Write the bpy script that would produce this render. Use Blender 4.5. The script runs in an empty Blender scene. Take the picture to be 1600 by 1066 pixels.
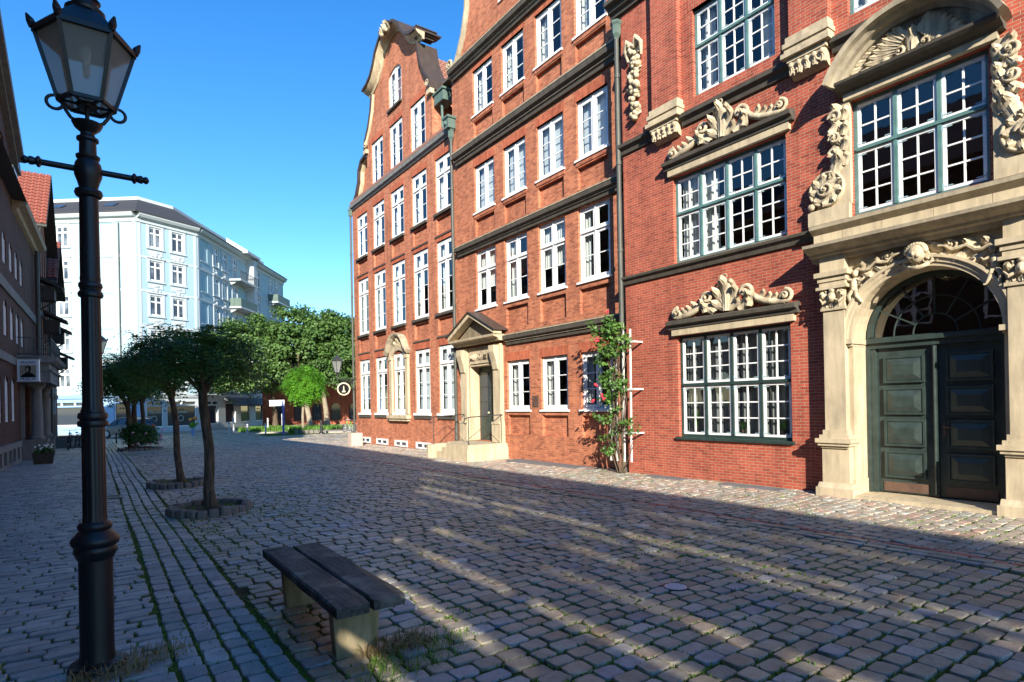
import bpy, bmesh, math, random
import numpy as np
from mathutils import Vector, Matrix
from math import sin, cos, pi, radians as R, atan2, sqrt, hypot

random.seed(7); np.random.seed(7)
SC = bpy.context.scene
COL = SC.collection

# ------------------------------------------------------------------ camera
F_PX, ROLL, YAW, EYE = 920.0, R(1.1), atan2(655, 920), 1.65
cd = bpy.data.cameras.new('camera'); cam = bpy.data.objects.new('camera', cd); COL.objects.link(cam)
fw = Vector((sin(YAW), cos(YAW), 0)); rt = Vector((cos(YAW), -sin(YAW), 0)); up = Vector((0, 0, 1))
ax = rt*cos(ROLL) - up*sin(ROLL); ay = rt*sin(ROLL) + up*cos(ROLL)
cam.matrix_world = Matrix(((ax.x, ay.x, -fw.x, 0), (ax.y, ay.y, -fw.y, 0), (ax.z, ay.z, -fw.z, EYE), (0, 0, 0, 1)))
cd.sensor_width = 36; cd.lens = F_PX/1600*36; cd.shift_y = (630.4-533)/1600
cd.clip_start = .05; cd.clip_end = 3000
SC.camera = cam

# ------------------------------------------------------------------ sky, sun, exposure
SUN_DIR = Vector((1, 1.76, -.83)).normalized()          # the way the light travels
w = bpy.data.worlds.new('World'); SC.world = w; w.use_nodes = True
nt = w.node_tree; bg = nt.nodes['Background']
sky = nt.nodes.new('ShaderNodeTexSky'); sky.sky_type = 'NISHITA'; sky.sun_disc = False
sky.sun_elevation = math.asin(-SUN_DIR.z); sky.sun_rotation = atan2(-SUN_DIR.x, -SUN_DIR.y)
sky.altitude = 0; sky.air_density = 1.0; sky.dust_density = .05; sky.ozone_density = 3.2
hs = nt.nodes.new('ShaderNodeHueSaturation'); hs.inputs['Saturation'].default_value = 1.30; hs.inputs['Hue'].default_value = .505
nt.links.new(sky.outputs[0], hs.inputs['Color']); nt.links.new(hs.outputs[0], bg.inputs['Color'])
bg.inputs['Strength'].default_value = .13
sl = bpy.data.lights.new('sun', 'SUN'); sl.energy = 5.0; sl.angle = R(.55); sl.color = (1, .93, .80)
so = bpy.data.objects.new('sun', sl); COL.objects.link(so); so.location = (-20, -30, 40)
so.rotation_euler = SUN_DIR.to_track_quat('-Z', 'Y').to_euler()
SC.view_settings.view_transform = 'Standard'; SC.view_settings.look = 'None'
SC.view_settings.exposure = 1.15; SC.view_settings.gamma = 1

# ------------------------------------------------------------------ mesh building
class MB:
    """collects shapes; build() links them as ONE mesh object"""
    def __init__(s, X=None): s.v = []; s.f = []; s.mi = []; s.m = 0; s.X = X
    def add(s, vs, fs):
        o = len(s.v)
        s.v += [Vector(p) if s.X is None else s.X @ Vector(p) for p in vs]
        s.f += [[i+o for i in f] for f in fs]; s.mi += [s.m]*len(fs)
        return s
    def box(s, x0, x1, y0, y1, z0, z1):
        x0, x1 = min(x0, x1), max(x0, x1); y0, y1 = min(y0, y1), max(y0, y1); z0, z1 = min(z0, z1), max(z0, z1)
        return s.add([(x0,y0,z0),(x1,y0,z0),(x1,y1,z0),(x0,y1,z0),(x0,y0,z1),(x1,y0,z1),(x1,y1,z1),(x0,y1,z1)],
                     [(0,3,2,1),(4,5,6,7),(0,1,5,4),(1,2,6,5),(2,3,7,6),(3,0,4,7)])
    def obox(s, c, a, b, d):
        c, a, b, d = map(Vector, (c, a, b, d)); vs = []
        for k in (-1, 1):
            for i, j in ((-1,-1),(1,-1),(1,1),(-1,1)): vs.append(c+a*i+b*j+d*k)
        return s.add(vs, [(0,3,2,1),(4,5,6,7),(0,1,5,4),(1,2,6,5),(2,3,7,6),(3,0,4,7)])
    def bar(s, p, q, t, u=None, t2=None):
        p, q = Vector(p), Vector(q); d = q-p; L = d.length; d.normalize()
        h = Vector(u) if u else (Vector((0,0,1)) if abs(d.z) < .9 else Vector((1,0,0)))
        a = d.cross(h).normalized(); b = a.cross(d)
        return s.obox((p+q)/2, a*t/2, b*(t2 or t)/2, d*L/2)
    def quad(s, *p): return s.add(p, [tuple(range(len(p)))])
    def prism(s, poly, fa, fb):
        n = len(poly); vs = [fa(*p) for p in poly]+[fb(*p) for p in poly]
        fs = [tuple(range(n-1, -1, -1)), tuple(range(n, 2*n))]+[(i, (i+1) % n, n+(i+1) % n, n+i) for i in range(n)]
        return s.add(vs, fs)
    def px(s, poly, x0, x1): return s.prism(poly, lambda y, z: (x0, y, z), lambda y, z: (x1, y, z))
    def py(s, poly, y0, y1): return s.prism(poly, lambda x, z: (x, y0, z), lambda x, z: (x, y1, z))
    def pz(s, poly, z0, z1): return s.prism(poly, lambda x, y: (x, y, z0), lambda x, y: (x, y, z1))
    def tube(s, pts, r, n=6, cap=True):
        pts = [Vector(p) for p in pts]; m = len(pts); r = r if hasattr(r, '__len__') else [r]*m
        t0 = (pts[1]-pts[0]).normalized(); a = t0.orthogonal().normalized(); vs = []
        for i, p in enumerate(pts):
            t = (pts[min(i+1, m-1)]-pts[max(i-1, 0)]).normalized()
            a = (a-t*a.dot(t)); a = a.normalized() if a.length > 1e-6 else t.orthogonal().normalized()
            b = t.cross(a)
            vs += [p+(a*cos(2*pi*k/n)+b*sin(2*pi*k/n))*r[i] for k in range(n)]
        fs = [(i*n+k, i*n+(k+1) % n, (i+1)*n+(k+1) % n, (i+1)*n+k) for i in range(m-1) for k in range(n)]
        if cap: fs += [tuple(range(n-1, -1, -1)), tuple(range((m-1)*n, m*n))]
        return s.add(vs, fs)
    def lathe(s, prof, n=20, c=(0,0,0), flute=0, fr=(0, 0), M=None):
        vs = []; c = Vector(c)
        for r, z in prof:
            for k in range(n):
                a = 2*pi*k/n; rr = r
                if flute and fr[0] <= z <= fr[1]: rr = r*(1-.10*max(0, cos(a*flute)))
                p = Vector((rr*cos(a), rr*sin(a), z)); vs.append(c+(M @ p if M else p))
        m = len(prof)
        fs = [(i*n+k, i*n+(k+1) % n, (i+1)*n+(k+1) % n, (i+1)*n+k) for i in range(m-1) for k in range(n)]
        fs += [tuple(range(n-1, -1, -1)), tuple(range((m-1)*n, m*n))]
        return s.add(vs, fs)
    def ball(s, c, r, nu=8, nv=6):
        r = r if hasattr(r, '__len__') else (r, r, r); c = Vector(c); vs = [c+Vector((0,0,r[2]))]
        for i in range(1, nv):
            a = pi*i/nv
            for k in range(nu):
                b = 2*pi*k/nu; vs.append(c+Vector((r[0]*sin(a)*cos(b), r[1]*sin(a)*sin(b), r[2]*cos(a))))
        vs.append(c-Vector((0,0,r[2]))); e = len(vs)-1
        fs = [(0, 1+k, 1+(k+1) % nu) for k in range(nu)]
        for i in range(nv-2):
            for k in range(nu): fs.append((1+i*nu+k, 1+(i+1)*nu+k, 1+(i+1)*nu+(k+1) % nu, 1+i*nu+(k+1) % nu))
        fs += [(e, 1+(nv-2)*nu+(k+1) % nu, 1+(nv-2)*nu+k) for k in range(nu)]
        return s.add(vs, fs)
    def build(s, name, mats, parent=None, smooth=0, fix=True):
        inv = Matrix.Identity(4); r = parent
        while r is not None and r.parent is not None: r = r.parent
        if r is not None: inv = (Matrix.Translation(r.location) @ r.rotation_euler.to_matrix().to_4x4()).inverted()
        me = bpy.data.meshes.new(name); me.from_pydata([inv @ p for p in s.v], [], s.f)
        mats = mats if isinstance(mats, (list, tuple)) else [mats]
        for m in mats: me.materials.append(m)
        if len(mats) > 1: me.polygons.foreach_set('material_index', s.mi)
        if fix:
            b = bmesh.new(); b.from_mesh(me); bmesh.ops.recalc_face_normals(b, faces=b.faces); b.to_mesh(me); b.free()
        if smooth:
            me.polygons.foreach_set('use_smooth', [True]*len(me.polygons))
            if smooth < 180: me.set_sharp_from_angle(angle=R(smooth))
        me.update()
        o = bpy.data.objects.new(name, me); COL.objects.link(o)
        if parent is not None: o.parent = parent
        return o

def tag(o, label=None, cat=None, group=None, kind=None):
    if label: o['label'] = label
    if cat: o['category'] = cat
    if group: o['group'] = group
    if kind: o['kind'] = kind
    return o
def thing(name, loc, label, cat, group=None, rz=0):
    o = bpy.data.objects.new(name, None); COL.objects.link(o); o.location = loc; o.rotation_euler = (0, 0, rz)
    o.empty_display_size = .3
    return tag(o, label, cat, group)
def copy_tree(o, parent=None):
    c = o.copy(); COL.objects.link(c)
    if parent is not None: c.parent = parent
    for ch in list(o.children): copy_tree(ch, c)
    return c

def gz(y):
    P = [(-99, 0), (6, 0), (15, -.08), (27, -.14), (45, -.46), (52, -.5), (9999, -.5)]
    for (a, b), (c, d) in zip(P, P[1:]):
        if a <= y <= c: return b+(d-b)*(y-a)/(c-a)
    return 0

# ------------------------------------------------------------------ materials
class N:
    def __init__(s, name):
        s.m = bpy.data.materials.new(name); s.m.use_nodes = True; s.t = s.m.node_tree
        s.b = s.t.nodes['Principled BSDF']; s.out = s.t.nodes['Material Output']
    def n(s, kind, **kw):
        x = s.t.nodes.new('ShaderNode'+kind)
        for k, v in kw.items():
            if k in x.inputs: x.inputs[k].default_value = v
            else: setattr(x, k, v)
        return x
    def l(s, a, b): s.t.links.new(a, b)
    def obj(s): return s.n('TexCoord').outputs['Object']
    def noise(s, scale, detail=4, rough=.6, vec=None):
        x = s.n('TexNoise'); x.inputs['Scale'].default_value = scale; x.inputs['Detail'].default_value = detail
        x.inputs['Roughness'].default_value = rough; s.l(vec if vec is not None else s.obj(), x.inputs['Vector']); return x.outputs['Fac']
    def ramp(s, fac, stops):
        x = s.n('ValToRGB'); e = x.color_ramp.elements
        while len(e) < len(stops): e.new(.5)
        for k, (p, c) in enumerate(stops): e[k].position = p; e[k].color = (*c, 1) if len(c) == 3 else c
        s.l(fac, x.inputs['Fac']); return x.outputs['Color']
    def mix(s, fac, a, b, mode='MIX'):
        x = s.n('Mix', data_type='RGBA', blend_type=mode)
        for sock, v in ((x.inputs[0], fac), (x.inputs[6], a), (x.inputs[7], b)):
            if hasattr(v, 'is_linked'): s.l(v, sock)
            elif isinstance(v, (int, float)): sock.default_value = v
            else: sock.default_value = (*v, 1)
        return x.outputs[2]
    def math(s, op, a, b=0.):
        x = s.n('Math', operation=op)
        for i, v in enumerate((a, b)):
            if hasattr(v, 'is_linked'): s.l(v, x.inputs[i])
            else: x.inputs[i].default_value = v
        return x.outputs[0]
    def bump(s, h, strength=.3, dist=.01, prev=None):
        x = s.n('Bump'); x.inputs['Strength'].default_value = strength; x.inputs['Distance'].default_value = dist
        s.l(h, x.inputs['Height'])
        if prev is not None: s.l(prev, x.inputs['Normal'])
        return x.outputs[0]
    def fin(s, col=None, rough=.6, normal=None, metal=0, spec=.5):
        if col is not None:
            if hasattr(col, 'is_linked'): s.l(col, s.b.inputs['Base Color'])
            else: s.b.inputs['Base Color'].default_value = (*col, 1)
        if hasattr(rough, 'is_linked'): s.l(rough, s.b.inputs['Roughness'])
        else: s.b.inputs['Roughness'].default_value = rough
        s.b.inputs['Metallic'].default_value = metal; s.b.inputs['Specular IOR Level'].default_value = spec
        if normal is not None: s.l(normal, s.b.inputs['Normal'])
        return s.m

def brick(name, c1, c2, mortar, bw=.17, bh=.056, ms=.0055, vert=False):
    m = N(name); sep = m.n('SeparateXYZ'); m.l(m.obj(), sep.inputs[0]); com = m.n('CombineXYZ')
    u = m.math('ADD', sep.outputs[0], sep.outputs[1])
    if vert: m.l(sep.outputs[2], com.inputs[0]); m.l(u, com.inputs[1])
    else: m.l(u, com.inputs[0]); m.l(sep.outputs[2], com.inputs[1])
    # wobble so that courses are not ruler straight
    b = m.n('TexBrick'); m.l(com.outputs[0], b.inputs['Vector'])
    for k, v in dict(Scale=1, Bias=-.1).items(): b.inputs[k].default_value = v
    b.inputs['Mortar Size'].default_value = ms; b.inputs['Mortar Smooth'].default_value = .25
    b.inputs['Brick Width'].default_value = bw; b.inputs['Row Height'].default_value = bh
    b.inputs['Color1'].default_value = (*c1, 1); b.inputs['Color2'].default_value = (*c2, 1); b.inputs['Mortar'].default_value = (*mortar, 1)
    n1 = m.noise(9, 5); n2 = m.noise(.55, 4); n3 = m.noise(45, 3)
    col = m.mix(.55, b.outputs['Color'], m.ramp(n1, [(.3, (.7, .66, .66)), (.7, (1.15, 1.12, 1.1))]), 'MULTIPLY')
    col = m.mix(.7, col, m.ramp(n2, [(.3, (.72, .68, .66)), (.65, (1.1, 1.08, 1.05))]), 'MULTIPLY')
    b2 = m.n('TexBrick'); m.l(com.outputs[0], b2.inputs['Vector']); b2.inputs['Scale'].default_value = 1; b2.inputs['Bias'].default_value = -.75
    b2.inputs['Mortar Size'].default_value = 0; b2.inputs['Brick Width'].default_value = bw; b2.inputs['Row Height'].default_value = bh
    b2.inputs['Color1'].default_value = (1, 1, 1, 1); b2.inputs['Color2'].default_value = (.45, .40, .42, 1); b2.inputs['Mortar'].default_value = (1, 1, 1, 1)
    col = m.mix(.85, col, b2.outputs['Color'], 'MULTIPLY')
    mp = m.n('Mapping'); mp.inputs['Scale'].default_value = (2.6, 2.6, .28); m.l(m.obj(), mp.inputs['Vector'])
    col = m.mix(.8, col, m.ramp(m.noise(1.3, 6, .65, mp.outputs[0]), [(.32, (.70, .67, .66)), (.54, (1.05, 1.03, 1.0))]), 'MULTIPLY')
    h = m.math('ADD', m.math('MULTIPLY', b.outputs['Fac'], -1), m.math('MULTIPLY', n3, .35))
    return m.fin(col, .85, m.bump(h, .7, .012), spec=.25)

def stone(name, c, dark, rough=.8, sc=2.0, bump=.25, streak=.6):
    m = N(name); o = m.obj(); mp = m.n('Mapping'); mp.inputs['Scale'].default_value = (3, 3, .5); m.l(o, mp.inputs['Vector'])
    st = m.noise(2.2, 6, .65, mp.outputs[0]); n1 = m.noise(sc, 6, .65); n2 = m.noise(40, 3)
    col = m.mix(m.math('MULTIPLY', m.ramp(st, [(.42, (0,0,0)), (.72, (1,1,1))]), streak), c, dark)
    col = m.mix(.5, col, m.ramp(n1, [(.3, (.7, .68, .64)), (.7, (1.15, 1.13, 1.1))]), 'MULTIPLY')
    return m.fin(col, rough, m.bump(m.math('ADD', m.math('MULTIPLY', n1, .6), m.math('MULTIPLY', n2, .4)), bump, .01), spec=.3)

def paint(name, c, rough=.45, var=.12, chip=None):
    m = N(name); n1 = m.noise(6, 5); n2 = m.noise(60, 2)
    col = m.mix(1.0, c, m.ramp(n1, [(.3, (1-var,)*3), (.7, (1+var*.4,)*3)]), 'MULTIPLY')
    if chip: col = m.mix(m.ramp(m.noise(38, 6, .7), [(.66, (0,0,0)), (.69, (1,1,1))]), col, chip)
    return m.fin(col, rough, m.bump(n2, .06, .004))

def leafmat(name, c1, c2, trans=.25, rough=.5):
    m = N(name); oi = m.n('ObjectInfo'); at = m.n('Attribute', attribute_name='tint')
    col = m.mix(at.outputs['Fac'], c1, c2)
    m.fin(col, rough, spec=.35)
    tr = m.n('BsdfTranslucent'); m.l(m.mix(.5, col, (.25, .4, .04)), tr.inputs['Color'])
    mx = m.n('MixShader'); mx.inputs[0].default_value = trans
    m.l(m.b.outputs[0], mx.inputs[1]); m.l(tr.outputs[0], mx.inputs[2]); m.l(mx.outputs[0], m.out.inputs['Surface'])
    return m.m

M = {}
M['brick_red'] = brick('brick_red', (.43, .098, .06), (.30, .064, .043), (.42, .29, .205))
M['brick_orange'] = brick('brick_orange', (.53, .19, .10), (.31, .095, .055), (.46, .27, .17), ms=.006)
M['brick_orange_far'] = brick('brick_orange_far', (.54, .20, .11), (.34, .11, .065), (.48, .28, .18), ms=.006)
M['soldier'] = brick('soldier_brick', (.50, .14, .07), (.38, .095, .055), (.44, .22, .13), bw=.24, bh=.075, vert=True)
M['soldier_red'] = brick('soldier_brick_red', (.42, .10, .06), (.32, .07, .05), (.5, .32, .22), vert=True)
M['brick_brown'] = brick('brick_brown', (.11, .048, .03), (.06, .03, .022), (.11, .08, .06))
M['brick_far'] = brick('brick_far', (.40, .12, .07), (.30, .09, .06), (.38, .22, .15))
M['sandstone'] = stone('sandstone', (.52, .43, .29), (.20, .165, .12))
M['sandstone_carved'] = stone('sandstone_carved', (.56, .47, .32), (.15, .12, .085), sc=9, bump=.8, streak=.9)
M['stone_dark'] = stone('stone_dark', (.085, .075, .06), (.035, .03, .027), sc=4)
M['stone_mid'] = stone('stone_mid', (.40, .34, .24), (.12, .10, .08), sc=4)
M['stone_grey'] = stone('stone_grey', (.20, .20, .19), (.08, .08, .08), sc=3)
M['tympanum'] = stone('tympanum', (.22, .18, .12), (.08, .07, .06), sc=4)
M['granite'] = stone('granite', (.50, .38, .32), (.40, .30, .26), sc=60, bump=.1, streak=.2)
M['concrete'] = stone('concrete', (.42, .33, .20), (.07, .11, .03), sc=5, streak=.95)
M['kerbstone'] = stone('kerbstone', (.21, .19, .17), (.06, .065, .05), sc=9, bump=.7)
M['slab'] = stone('slab', (.17, .17, .175), (.09, .09, .09), sc=6)
M['white'] = paint('white_paint', (.80, .80, .78), chip=None)
M['white_worn'] = paint('white_worn', (.80, .80, .78), chip=(.35, .42, .44))
M['green'] = paint('green_paint', (.10, .20, .185), .4, .3)
M['green_door'] = paint('green_door', (.034, .052, .047), .4, .35)
M['green_dark'] = paint('dark_green_paint', (.028, .052, .046), .4, .3)
M['curtain_grey'] = paint('grey_net_curtain', (.20, .20, .195), .9, .15)
M['hinge'] = paint('hinge_paint', (.33, .45, .50), .5, .3)
M['black'] = paint('black_paint', (.010, .010, .012), .42, .35, chip=(.02, .018, .018))
M['iron'] = paint('iron', (.03, .03, .032), .5, .3)
M['brown_plate'] = paint('brown_plate', (.12, .07, .05), .5, .4)
M['zinc'] = stone('zinc', (.085, .09, .078), (.035, .035, .03), rough=.5, sc=5, bump=.08)
M['verdigris'] = stone('verdigris', (.10, .155, .135), (.04, .052, .048), rough=.6, sc=7)
M['copper'] = stone('copper_brown', (.065, .048, .04), (.03, .026, .025), rough=.5, sc=3, bump=.1)
M['curtain'] = paint('curtain', (.62, .62, .60), .9, .1)
M['blind'] = paint('blind', (.66, .70, .74), .8, .05)
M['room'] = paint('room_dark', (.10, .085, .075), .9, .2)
M['blue_plaster'] = paint('pale_blue_plaster', (.29, .42, .48), .85, .05)
M['white_plaster'] = paint('white_plaster', (.43, .47, .49), .85, .05)
M['blue_band'] = paint('blue_band', (.22, .36, .55), .8, .08)
M['dark_plaster'] = paint('dark_plaster', (.17, .20, .23), .8, .2)
M['awning'] = paint('awning', (.07, .085, .09), .7, .2)
M['blue_post'] = paint('blue_post', (.06, .08, .36), .4, .1)
M['sign_white'] = paint('sign_white', (.82, .82, .82), .4, .03)
M['sign_blue'] = paint('sign_blue', (.03, .06, .22), .5, .05)
M['sign_tan'] = paint('sign_tan', (.36, .30, .22), .6, .08)
M['sign_dark'] = paint('sign_dark', (.012, .012, .014), .95, .1)
M['sign_dark'].node_tree.nodes['Principled BSDF'].inputs['Specular IOR Level'].default_value = .08
M['emblem'] = paint('emblem', (.70, .60, .36), .5, .1)
M['car'] = paint('car_paint', (.035, .042, .062), .3, .03)
M['car'].node_tree.nodes['Principled BSDF'].inputs['Metallic'].default_value = .1
M['tyre'] = paint('tyre', (.02, .02, .02), .8, .1)
M['rim'] = paint('rim', (.5, .5, .52), .3, .05)
M['redlamp'] = paint('red_lamp', (.45, .02, .02), .2, .05)
M['bike_green'] = paint('bike_green', (.20, .42, .06), .4, .1)
M['trellis'] = paint('trellis_paint', (.62, .62, .58), .6, .2)
M['timber'] = paint('dark_timber', (.035, .028, .024), .75, .4)
M['flower_red'] = paint('flower_red', (.62, .03, .06), .6, .3)
M['flower_pink'] = paint('flower_pink', (.75, .30, .38), .6, .2)
M['flower_white'] = paint('flower_white', (.80, .78, .72), .6, .1)
M['flower_orange'] = paint('flower_orange', (.80, .28, .05), .6, .2)
M['soil'] = stone('soil', (.055, .045, .03), (.03, .028, .02), sc=14, bump=.8)
M['gold_letter'] = paint('shop_letter', (.62, .70, .55), .5, .03)
M['lf_robinia'] = leafmat('leaf_robinia', (.025, .075, .015), (.075, .175, .035))
M['lf_ball'] = leafmat('leaf_ball', (.06, .20, .015), (.16, .40, .03), .3)
M['lf_chest'] = leafmat('leaf_chestnut', (.025, .065, .014), (.12, .21, .05), .22)
M['lf_rose'] = leafmat('leaf_rose', (.035, .10, .02), (.13, .25, .05))
M['lf_shrub'] = leafmat('leaf_shrub', (.02, .06, .015), (.06, .14, .03))
M['grass'] = leafmat('grass_blade', (.06, .16, .015), (.20, .32, .05))
M['grass_dry'] = leafmat('dry_grass', (.22, .15, .07), (.36, .27, .13))

def glass(name, tint, refl=1.0):
    m = N(name); geo = m.n('NewGeometry'); dt = m.n('VectorMath', operation='DOT_PRODUCT'); m.l(geo.outputs['Incoming'], dt.inputs[0])
    # slight waviness of old panes
    nz = m.noise(2.5, 2); bp = m.bump(nz, .05, .02); m.l(geo.outputs['Normal'], dt.inputs[1])
    sch = m.math('POWER', m.math('SUBTRACT', 1, m.math('ABSOLUTE', dt.outputs['Value'])), 4.2); sch = m.math('ADD', .085, m.math('MULTIPLY', sch, .8))
    tr = m.n('BsdfTransparent'); tr.inputs[0].default_value = (*tint, 1)
    gl = m.n('BsdfGlossy'); gl.inputs['Roughness'].default_value = .015; m.l(bp, gl.inputs['Normal'])
    gl.inputs[0].default_value = (.95, .95, .95, 1)
    mx = m.n('MixShader'); m.l(m.math('MULTIPLY', sch, refl), mx.inputs[0])
    m.l(tr.outputs[0], mx.inputs[1]); m.l(gl.outputs[0], mx.inputs[2]); m.l(mx.outputs[0], m.out.inputs['Surface'])
    return m.m
M['glass'] = glass('window_glass', (.80, .84, .84))
m = N('far_glass'); M['farglass'] = m.fin((.035, .045, .06), .04)
m = N('pale_far_glass'); M['paleglass'] = m.fin(m.ramp(m.noise(.5, 3), [(.45, (.035, .045, .06)), (.62, (.20, .23, .26))]), .08)
m = N('lantern_glass'); m.fin((.72, .74, .70), .35)
m.b.inputs['Transmission Weight'].default_value = .0
tr = m.n('BsdfTransparent'); tr.inputs[0].default_value = (.88, .9, .86, 1); tl = m.n('BsdfTranslucent'); tl.inputs[0].default_value = (.5, .52, .48, 1)
mx = m.n('MixShader'); mx.inputs[0].default_value = .55; m.l(tr.outputs[0], mx.inputs[1]); m.l(tl.outputs[0], mx.inputs[2])
mx2 = m.n('MixShader'); mx2.inputs[0].default_value = .2; m.l(mx.outputs[0], mx2.inputs[1]); m.l(m.b.outputs[0], mx2.inputs[2])
m.l(mx2.outputs[0], m.out.inputs['Surface']); M['lantern'] = m.m

def bark(name, a, b):
    m = N(name); mp = m.n('Mapping'); mp.inputs['Scale'].default_value = (14, 14, 1.6); m.l(m.obj(), mp.inputs['Vector'])
    n1 = m.noise(1.6, 6, .7, mp.outputs[0])
    return m.fin(m.ramp(n1, [(.35, a), (.65, b)]), .9, m.bump(n1, 1.0, .03), spec=.2)
M['bark'] = bark('bark', (.035, .026, .018), (.17, .125, .085))
M['bark_light'] = bark('bark_light', (.16, .13, .09), (.36, .30, .21))
m = N('bench_wood'); mp = m.n('Mapping'); mp.inputs['Scale'].default_value = (25, 1.6, 25); m.l(m.obj(), mp.inputs['Vector'])
n1 = m.noise(1.5, 6, .65, mp.outputs[0]); n2 = m.noise(3.5, 5)
c = m.ramp(n1, [(.3, (.028, .026, .022)), (.7, (.12, .112, .096))]); c = m.mix(m.ramp(n2, [(.50, (0,0,0)), (.66, (.8,.8,.8))]), c, (.26, .235, .19))
c = m.mix(m.ramp(m.noise(1.7, 6, .7), [(.56, (0,0,0)), (.72, (.85,.85,.85))]), c, (.03, .045, .012))
M['bench'] = m.fin(c, .75, m.bump(m.math('ADD', n1, m.math('MULTIPLY', n2, .6)), .8, .010), spec=.25)
def rooftile(name, a, b, wv, hv):
    m = N(name); uv = m.n('UVMap'); sep = m.n('SeparateXYZ'); m.l(m.obj(), sep.inputs[0])
    n1 = m.noise(5, 4); n2 = m.noise(30, 3)
    return m.fin(m.mix(n1, a, b), .75, m.bump(n2, .3, .01))
M['tile_red'] = rooftile('tile_red', (.24, .055, .038), (.36, .12, .075), .2, .3)
M['tile_brown'] = rooftile('tile_brown', (.22, .10, .07), (.34, .17, .12), .2, .3)
M['slate'] = rooftile('slate', (.022, .022, .026), (.045, .045, .052), .2, .3)

# setts: colour of each stone comes from its own tint
m = N('sett'); at = m.n('Attribute', attribute_name='tint'); n1 = m.noise(14, 5); n2 = m.noise(90, 3)
c = m.mix(.55, at.outputs['Color'], m.ramp(n1, [(.3, (.68,.68,.68)), (.7, (1.25,1.25,1.25))]), 'MULTIPLY')
c = m.mix(.35, c, m.ramp(m.noise(.6, 4), [(.35, (.6,.6,.62)), (.65, (1.2,1.15,1.1))]), 'MULTIPLY')
c = m.mix(m.ramp(m.noise(23, 4), [(.62, (0,0,0)), (.72, (.6,.6,.6))]), c, (.05, .045, .04))
c = m.mix(.5, c, m.ramp(m.noise(160, 2, .8), [(.38, (.45,.45,.45)), (.55, (1.12,1.12,1.12))]), 'MULTIPLY')
c = m.mix(.55, c, m.ramp(m.noise(4.5, 6, .7), [(.36, (.55,.53,.5)), (.60, (1.12,1.12,1.1))]), 'MULTIPLY')
M['sett'] = m.fin(c, m.ramp(n1, [(.3, (.42,)*3), (.7, (.66,)*3)]), m.bump(m.math('ADD', m.math('MULTIPLY', n1, .7), m.math('MULTIPLY', n2, .3)), .5, .012), spec=.5)
# the joint bed: soil, sand, moss
m = N('joint_bed'); n1 = m.noise(1.1, 6, .7); n2 = m.noise(30, 4); n3 = m.noise(.35, 3)
moss = m.ramp(m.math('ADD', m.math('MULTIPLY', n1, .7), m.math('MULTIPLY', n3, .5)), [(.46, (0,0,0)), (.60, (1,1,1))])
c = m.mix(moss, m.ramp(n2, [(.3, (.02, .018, .014)), (.7, (.06, .052, .04))]), m.ramp(n2, [(.3, (.04, .075, .012)), (.7, (.12, .18, .03))]))
M['bed'] = m.fin(c, .95, m.bump(n2, .8, .02), spec=.1)
# distant paving, as a texture of small stones
m = N('far_setts'); b = m.n('TexBrick'); m.l(m.obj(), b.inputs['Vector'])
for k, v in dict(Scale=1).items(): b.inputs[k].default_value = v
b.inputs['Mortar Size'].default_value = .014; b.inputs['Brick Width'].default_value = .2; b.inputs['Row Height'].default_value = .15
b.inputs['Color1'].default_value = (.23, .215, .215, 1); b.inputs['Color2'].default_value = (.15, .15, .16, 1); b.inputs['Mortar'].default_value = (.04, .045, .03, 1)
M['farsett'] = m.fin(m.mix(.5, b.outputs['Color'], m.ramp(m.noise(.4, 5), [(.3, (.6,.6,.6)), (.7, (1.2,1.2,1.2))]), 'MULTIPLY'), .6, m.bump(b.outputs['Fac'], .5, -.02))
M['pavement'] = stone('pavement_slab', (.40, .36, .30), (.28, .25, .21), sc=3, bump=.2)
M['asphalt'] = stone('asphalt', (.06, .06, .062), (.045, .045, .045), sc=30)
M['lawn'] = leafmat('lawn', (.06, .16, .02), (.16, .30, .05))
M['redbrick_row'] = stone('red_clinker', (.30, .085, .065), (.16, .06, .05), sc=12)
# ------------------------------------------------------------------ ground and paving
g = MB()
xs = [-400, -60, -12, -2.6, 1, 4, 7, 10.6, 16, 30, 80, 400]; ys = [-300, -60, -12, 0, 3, 6, 10, 15, 20, 27, 33, 39, 45, 52, 70, 110, 400]
vs = [(x, y, gz(y)-.022) for y in ys for x in xs]; nx = len(xs)
g.add(vs, [(j*nx+i, j*nx+i+1, (j+1)*nx+i+1, (j+1)*nx+i) for j in range(len(ys)-1) for i in range(nx-1)])
tag(g.build('ground', M['bed']), kind='structure')

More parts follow.
